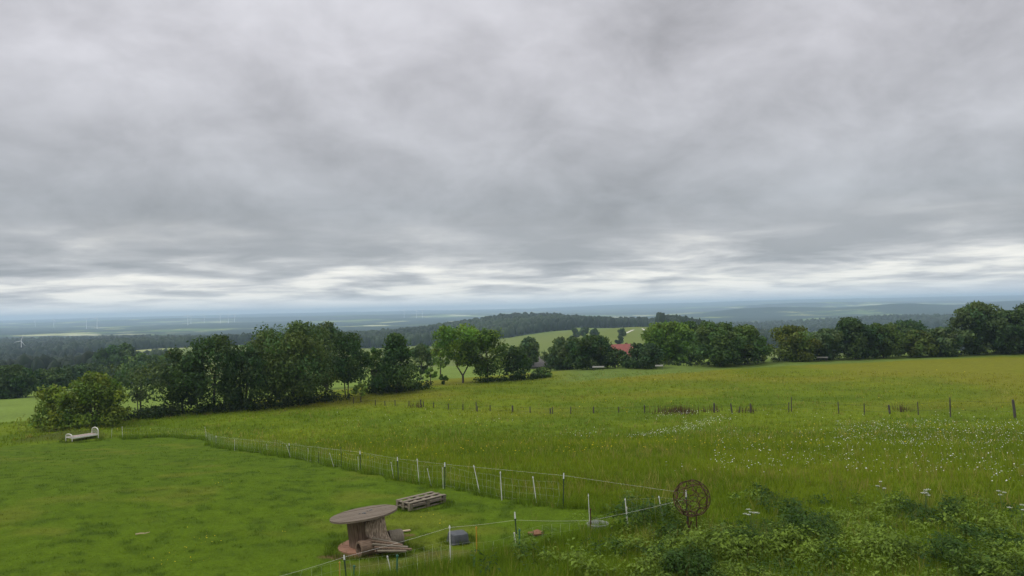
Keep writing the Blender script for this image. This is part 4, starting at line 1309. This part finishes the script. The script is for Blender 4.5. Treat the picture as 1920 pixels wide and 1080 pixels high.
# ------------------------------------------------------------------ rusty ring ball
p = at(1299, 1006); s = m_per_px(p); RBALL = 34 * s * .99
zc = (top_z(p, 1300, 934) - p[2])
o = empty('ring_ball_sculpture', p, 'rusty garden ball of welded steel rings on a thin rod stand by the weeds', 'sculpture')
t = (1 + 5 ** .5) / 2
dirs = []
for a in (-1, 1):
    for b in (-1, 1):
        dirs += [(0, a, b * t), (a, b * t, 0), (b * t, 0, a)]
        dirs += [(a / t, 0, b * t), (0, b * t, a / t), (b * t, a / t, 0)]
for a in (-1, 1):
    for b in (-1, 1):
        for c in (-1, 1): dirs.append((a, b, c))
# icosahedron and dodecahedron vertices: 12 small rings and 20 larger ones
dirs = [Vector(q).normalized() for q in dirs]
RX = Matrix.Rotation(R(14), 3, 'X') @ Matrix.Rotation(R(24), 3, 'Z')
def ring_mesh(ar):
    m = MB(); r = RBALL * math.sin(ar); hgt = RBALL * math.cos(ar); w = .013; n = 30; k = .007
    m.lathe([(r - k, hgt - w), (r + k * .4, hgt - w), (r + k * .4, hgt + w), (r - k, hgt + w)], n, closed=True)
    for i in range(6):
        a = i * math.pi / 3
        m.box((math.cos(a) * (r + .012), math.sin(a) * (r + .012), hgt - .006), (.02, .04, .011), Matrix.Rotation(a, 3, 'Z'))
    return m.mesh('ring', M['rust'])
rm = ring_mesh(R(17.6)), ring_mesh(R(19.2))
for q in dirs:
    b = link('ring', rm[0], o); b.location = (0, 0, zc); b.rotation_euler = ((RX @ q).to_track_quat('Z', 'Y')).to_euler()
zt = zc - RBALL * .93
for k in range(4):
    a = k * math.pi / 2 + .5; m = MB()
    m.tube([(math.cos(a) * .17, math.sin(a) * .17, -.2), (math.cos(a) * .17, math.sin(a) * .17, zt + .06)], .011, 7); m.build('rod', M['rust'], o)
m = MB(); m.lathe([(.16, zt + .03), (.18, zt + .03), (.18, zt + .05), (.16, zt + .05)], 24, closed=True); m.build('collar', M['rust'], o)
m = MB(); m.box((-.12, -.1, zt * .45), (.05, .012, .42), Matrix.Rotation(.35, 3, 'Y')); m.box((-.12, -.085, zt * .45), (.05, .012, .42), Matrix.Rotation(-.35, 3, 'Y')); m.build('brace', M['rust'], o)

# ------------------------------------------------------------------ white bed frame on its mound
A = at(131, 827); B = at(177, 821); s = m_per_px(A)
c = (A + B) / 2; ang = math.atan2(B[1] - A[1], B[0] - A[0]); ang = 1.0
LB = 46 * s / math.cos(.5) * .95; WB = .95
zb = max(hz(c[0], c[1]), hz(A[0], A[1]), hz(B[0], B[1]))
o = empty('bed_frame', (c[0], c[1], hz(c[0], c[1]) - .02), 'old white metal bed frame with arched ends standing on a grass mound', 'bed', None, ang)
def arch(x, h0, h1):
    pts = []
    for k in range(17):
        a = math.pi * k / 16
        pts.append((x, -WB / 2 * math.cos(a), h0 + (h1 - h0) * math.sin(a) ** .75))
    return [(x, -WB / 2, -.05)] + pts + [(x, WB / 2, -.05)]
for nm, x_, h0, h1 in (('footboard', -LB / 2, .42, .60), ('headboard', LB / 2, .55, .86)):
    m = MB(); m.tube(arch(x_, h0, h1), .034, 8)
    m.tube([(x_, -WB / 2, .30), (x_, WB / 2, .30)], .022, 7)
    for k in range(1, 6):
        yy_ = -WB / 2 + WB * k / 6; top_ = h0 + (h1 - h0) * math.sin(math.acos(max(-1, min(1, -2 * yy_ / WB)))) ** .75
        m.tube([(x_, yy_, .30), (x_, yy_, top_)], .012, 6)
    m.build(nm, M['white_paint'], o, True)
for sy in (-1, 1):
    m = MB(); m.box((0, sy * (WB / 2 - .03), .30), (LB - .08, .04, .13), None, .006); m.build('side_rail', M['white_paint'], o)
m = MB(); m.box((0, 0, .34), (LB - .12, WB - .14, .03), None, .005); m.build('base_board', M['bed_board'], o)

# ------------------------------------------------------------------ cow parsley in the weeds
def parsley(px, row, label, n=6, hgt=.8):
    p = at(px, row); o = empty('cow_parsley', p, label, 'flower', 'cow parsley in the weeds')
    st = MB(); fl = MB()
    for k in range(n):
        a = random.uniform(0, 6.28); r = random.uniform(.05, .3); h = hgt * random.uniform(.8, 1.1)
        e = (math.cos(a) * r, math.sin(a) * r, h)
        st.tube([(0, 0, -.05), (e[0] * .4, e[1] * .4, h * .6), e], [.008, .006, .004], 5)
        for j in range(14):
            b = j / 14 * 6.28; q = (0 if j == 0 else random.uniform(.03, .075))
            cpt = (e[0] + math.cos(b) * q, e[1] + math.sin(b) * q, h + .015 - q * .2)
            st.tube([(e[0], e[1], h - .04), cpt], .002, 3)
            fl.tube([(cpt[0], cpt[1], cpt[2]), (cpt[0], cpt[1], cpt[2] + .008)], [.008, .006], 5)
    st.build('stems', M['stem'], o); fl.build('flower_heads', M['umbel'], o)['kind'] = 'stuff'
parsley(1411, 1003, 'white cow parsley just right of the rusty ring ball', 6, .7)
parsley(1735, 965, 'white cow parsley at the back edge of the right weeds, left of the yellowish plants', 6)
parsley(1880, 968, 'white cow parsley at the far right above the weeds', 3)
parsley(1660, 955, 'small white cow parsley left of the others at the meadow side of the weeds', 3)
parsley(1915, 1002, 'white cow parsley cut by the right edge of the photo', 3)

# ------------------------------------------------------------------ air
hb = MB(); hb.box((0, 7700, 0), (30000, 16900, 260))
haze = hb.build('haze', None) if False else None
me = bpy.data.meshes.new('haze')
zl, zh = -110.0, 72.0
me.from_pydata([(-14500, -60, zl), (14500, -60, zl), (14500, 16200, zl), (-14500, 16200, zl), (-14500, -60, zh), (14500, -60, zh), (14500, 16200, zh), (-14500, 16200, zh)], [],
               [(0, 3, 2, 1), (4, 5, 6, 7), (0, 1, 5, 4), (1, 2, 6, 5), (2, 3, 7, 6), (3, 0, 4, 7)])
hm, nt, out = new_mat('air')
pv = N(nt, 'ShaderNodeVolumePrincipled', Density=1.55e-4, Anisotropy=.1)
pv.inputs['Color'].default_value = (.60, .80, 1.0, 1)
L(nt, pv.outputs[0], out.inputs['Volume'])
me.materials.append(hm)
tag(link('haze', me), kind='stuff')

# ------------------------------------------------------------------ sky
SUN_EL, SUN_AZ = R(50), R(-105)     # sun high on the left, behind the cloud
world = bpy.data.worlds.new('World'); SC.world = world; world.use_nodes = True
nt = world.node_tree; nt.nodes.clear()
wo = nt.nodes.new('ShaderNodeOutputWorld'); bg = nt.nodes.new('ShaderNodeBackground')
sky = nt.nodes.new('ShaderNodeTexSky'); sky.sky_type = 'NISHITA'; sky.sun_disc = False
sky.sun_elevation = SUN_EL; sky.sun_rotation = SUN_AZ
tc = nt.nodes.new('ShaderNodeTexCoord')
sx = nt.nodes.new('ShaderNodeSeparateXYZ'); L(nt, tc.outputs['Generated'], sx.inputs[0])
zpos = math_n(nt, 'MAXIMUM', sx.outputs[2], 0.0)
def layer(off):
    zd = math_n(nt, 'ADD', zpos, off)
    cv = nt.nodes.new('ShaderNodeCombineXYZ')
    L(nt, math_n(nt, 'DIVIDE', sx.outputs[0], zd), cv.inputs[0]); L(nt, math_n(nt, 'DIVIDE', sx.outputs[1], zd), cv.inputs[1])
    return cv.outputs[0]
def nz(cv, scale, detail, rough, off, dist=0.0):
    mp = nt.nodes.new('ShaderNodeMapping'); mp.inputs['Location'].default_value = off
    L(nt, cv, mp.inputs['Vector'])
    n = N(nt, 'ShaderNodeTexNoise', Scale=scale, Detail=detail, Roughness=rough, Distortion=dist); L(nt, mp.outputs[0], n.inputs['Vector'])
    return math_n(nt, 'SUBTRACT', n.outputs['Fac'], .5)
hi = layer(.42); lo = layer(.085)
big = nz(hi, 1.9, 2, .5, (3.1, 1.7, 0)); med = nz(hi, 4.6, 6, .57, (7.7, 2.2, 0), .3); wisp = nz(hi, 15.0, 4, .5, (2.7, 5.2, 0), .2)
streak = nz(lo, .95, 6, .55, (1.2, 9.1, 0), .25)
high = math_n(nt, 'ADD', math_n(nt, 'MULTIPLY', big, .5), math_n(nt, 'ADD', math_n(nt, 'MULTIPLY', med, .75), math_n(nt, 'MULTIPLY', wisp, .13)))
# mean tone of the cloud cover by height above the horizon
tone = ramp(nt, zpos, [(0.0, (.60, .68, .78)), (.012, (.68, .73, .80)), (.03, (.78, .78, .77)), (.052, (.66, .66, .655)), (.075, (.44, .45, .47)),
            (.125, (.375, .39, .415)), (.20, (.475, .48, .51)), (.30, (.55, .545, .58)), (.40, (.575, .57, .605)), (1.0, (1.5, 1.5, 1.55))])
# contrast of the cloud structure by height: streaks near the horizon are strongest
amp2 = ramp(nt, zpos, [(0.03, (0,) * 3), (.10, (1.1,) * 3), (.3, (1.3,) * 3), (.5, (.9,) * 3)])
fac = math_n(nt, 'MAXIMUM', math_n(nt, 'MULTIPLY_ADD', high, amp2, 1.0), .45)
cc = nt.nodes.new('ShaderNodeCombineColor')
for i in range(3): L(nt, fac, cc.inputs[i])
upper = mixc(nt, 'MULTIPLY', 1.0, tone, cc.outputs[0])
# broken bright layer low over the horizon, then rain-grey air below it
bias = ramp(nt, zpos, [(0, (.70,) * 3), (.022, (.78,) * 3), (.036, (.68,) * 3), (.05, (.42,) * 3), (.075, (.22,) * 3), (.14, (.1,) * 3)])
bb_ = math_n(nt, 'MULTIPLY_ADD', streak, 2.7, bias, clamp=True)
lower = ramp(nt, bb_, [(0, (.33, .345, .37)), (.35, (.47, .48, .50)), (.6, (.66, .66, .66)), (.82, (.88, .865, .815)), (1, (.98, .955, .89))])
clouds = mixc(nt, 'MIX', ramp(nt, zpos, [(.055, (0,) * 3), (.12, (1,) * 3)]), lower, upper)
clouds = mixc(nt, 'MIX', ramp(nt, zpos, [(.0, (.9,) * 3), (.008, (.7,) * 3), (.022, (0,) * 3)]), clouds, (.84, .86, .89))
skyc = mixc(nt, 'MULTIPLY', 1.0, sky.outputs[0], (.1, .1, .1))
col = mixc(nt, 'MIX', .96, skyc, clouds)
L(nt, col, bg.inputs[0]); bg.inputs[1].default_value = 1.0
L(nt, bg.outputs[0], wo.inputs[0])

sd = bpy.data.lights.new('sun', 'SUN'); sd.energy = 1.5; sd.angle = R(12); sd.color = (1, .97, .92)
so = bpy.data.objects.new('sun', sd); COL.objects.link(so)
dirv = Vector((math.sin(SUN_AZ) * math.cos(SUN_EL), math.cos(SUN_AZ) * math.cos(SUN_EL), math.sin(SUN_EL)))
so.rotation_euler = dirv.to_track_quat('Z', 'Y').to_euler(); so.location = (0, 0, 60)

# ------------------------------------------------------------------ camera and render settings
cd = bpy.data.cameras.new('camera'); cd.sensor_width = 36; cd.lens = F / 1920 * 36; cd.clip_start = .1; cd.clip_end = 60000
co = bpy.data.objects.new('camera', cd); COL.objects.link(co)
m4 = Matrix.Identity(4)
for i in range(3):
    m4[i][0] = rt[i]; m4[i][1] = up[i]; m4[i][2] = -fw[i]; m4[i][3] = CAM[i]
co.matrix_world = m4
SC.camera = co
vs_ = SC.view_settings; vs_.view_transform = 'Standard'; vs_.look = 'None'; vs_.exposure = .10; vs_.gamma = 1; vs_.use_curve_mapping = False
cy = SC.cycles
cy.max_bounces = 5; cy.diffuse_bounces = 3; cy.glossy_bounces = 2; cy.transmission_bounces = 3; cy.volume_bounces = 1; cy.transparent_max_bounces = 4
cy.use_denoising = True
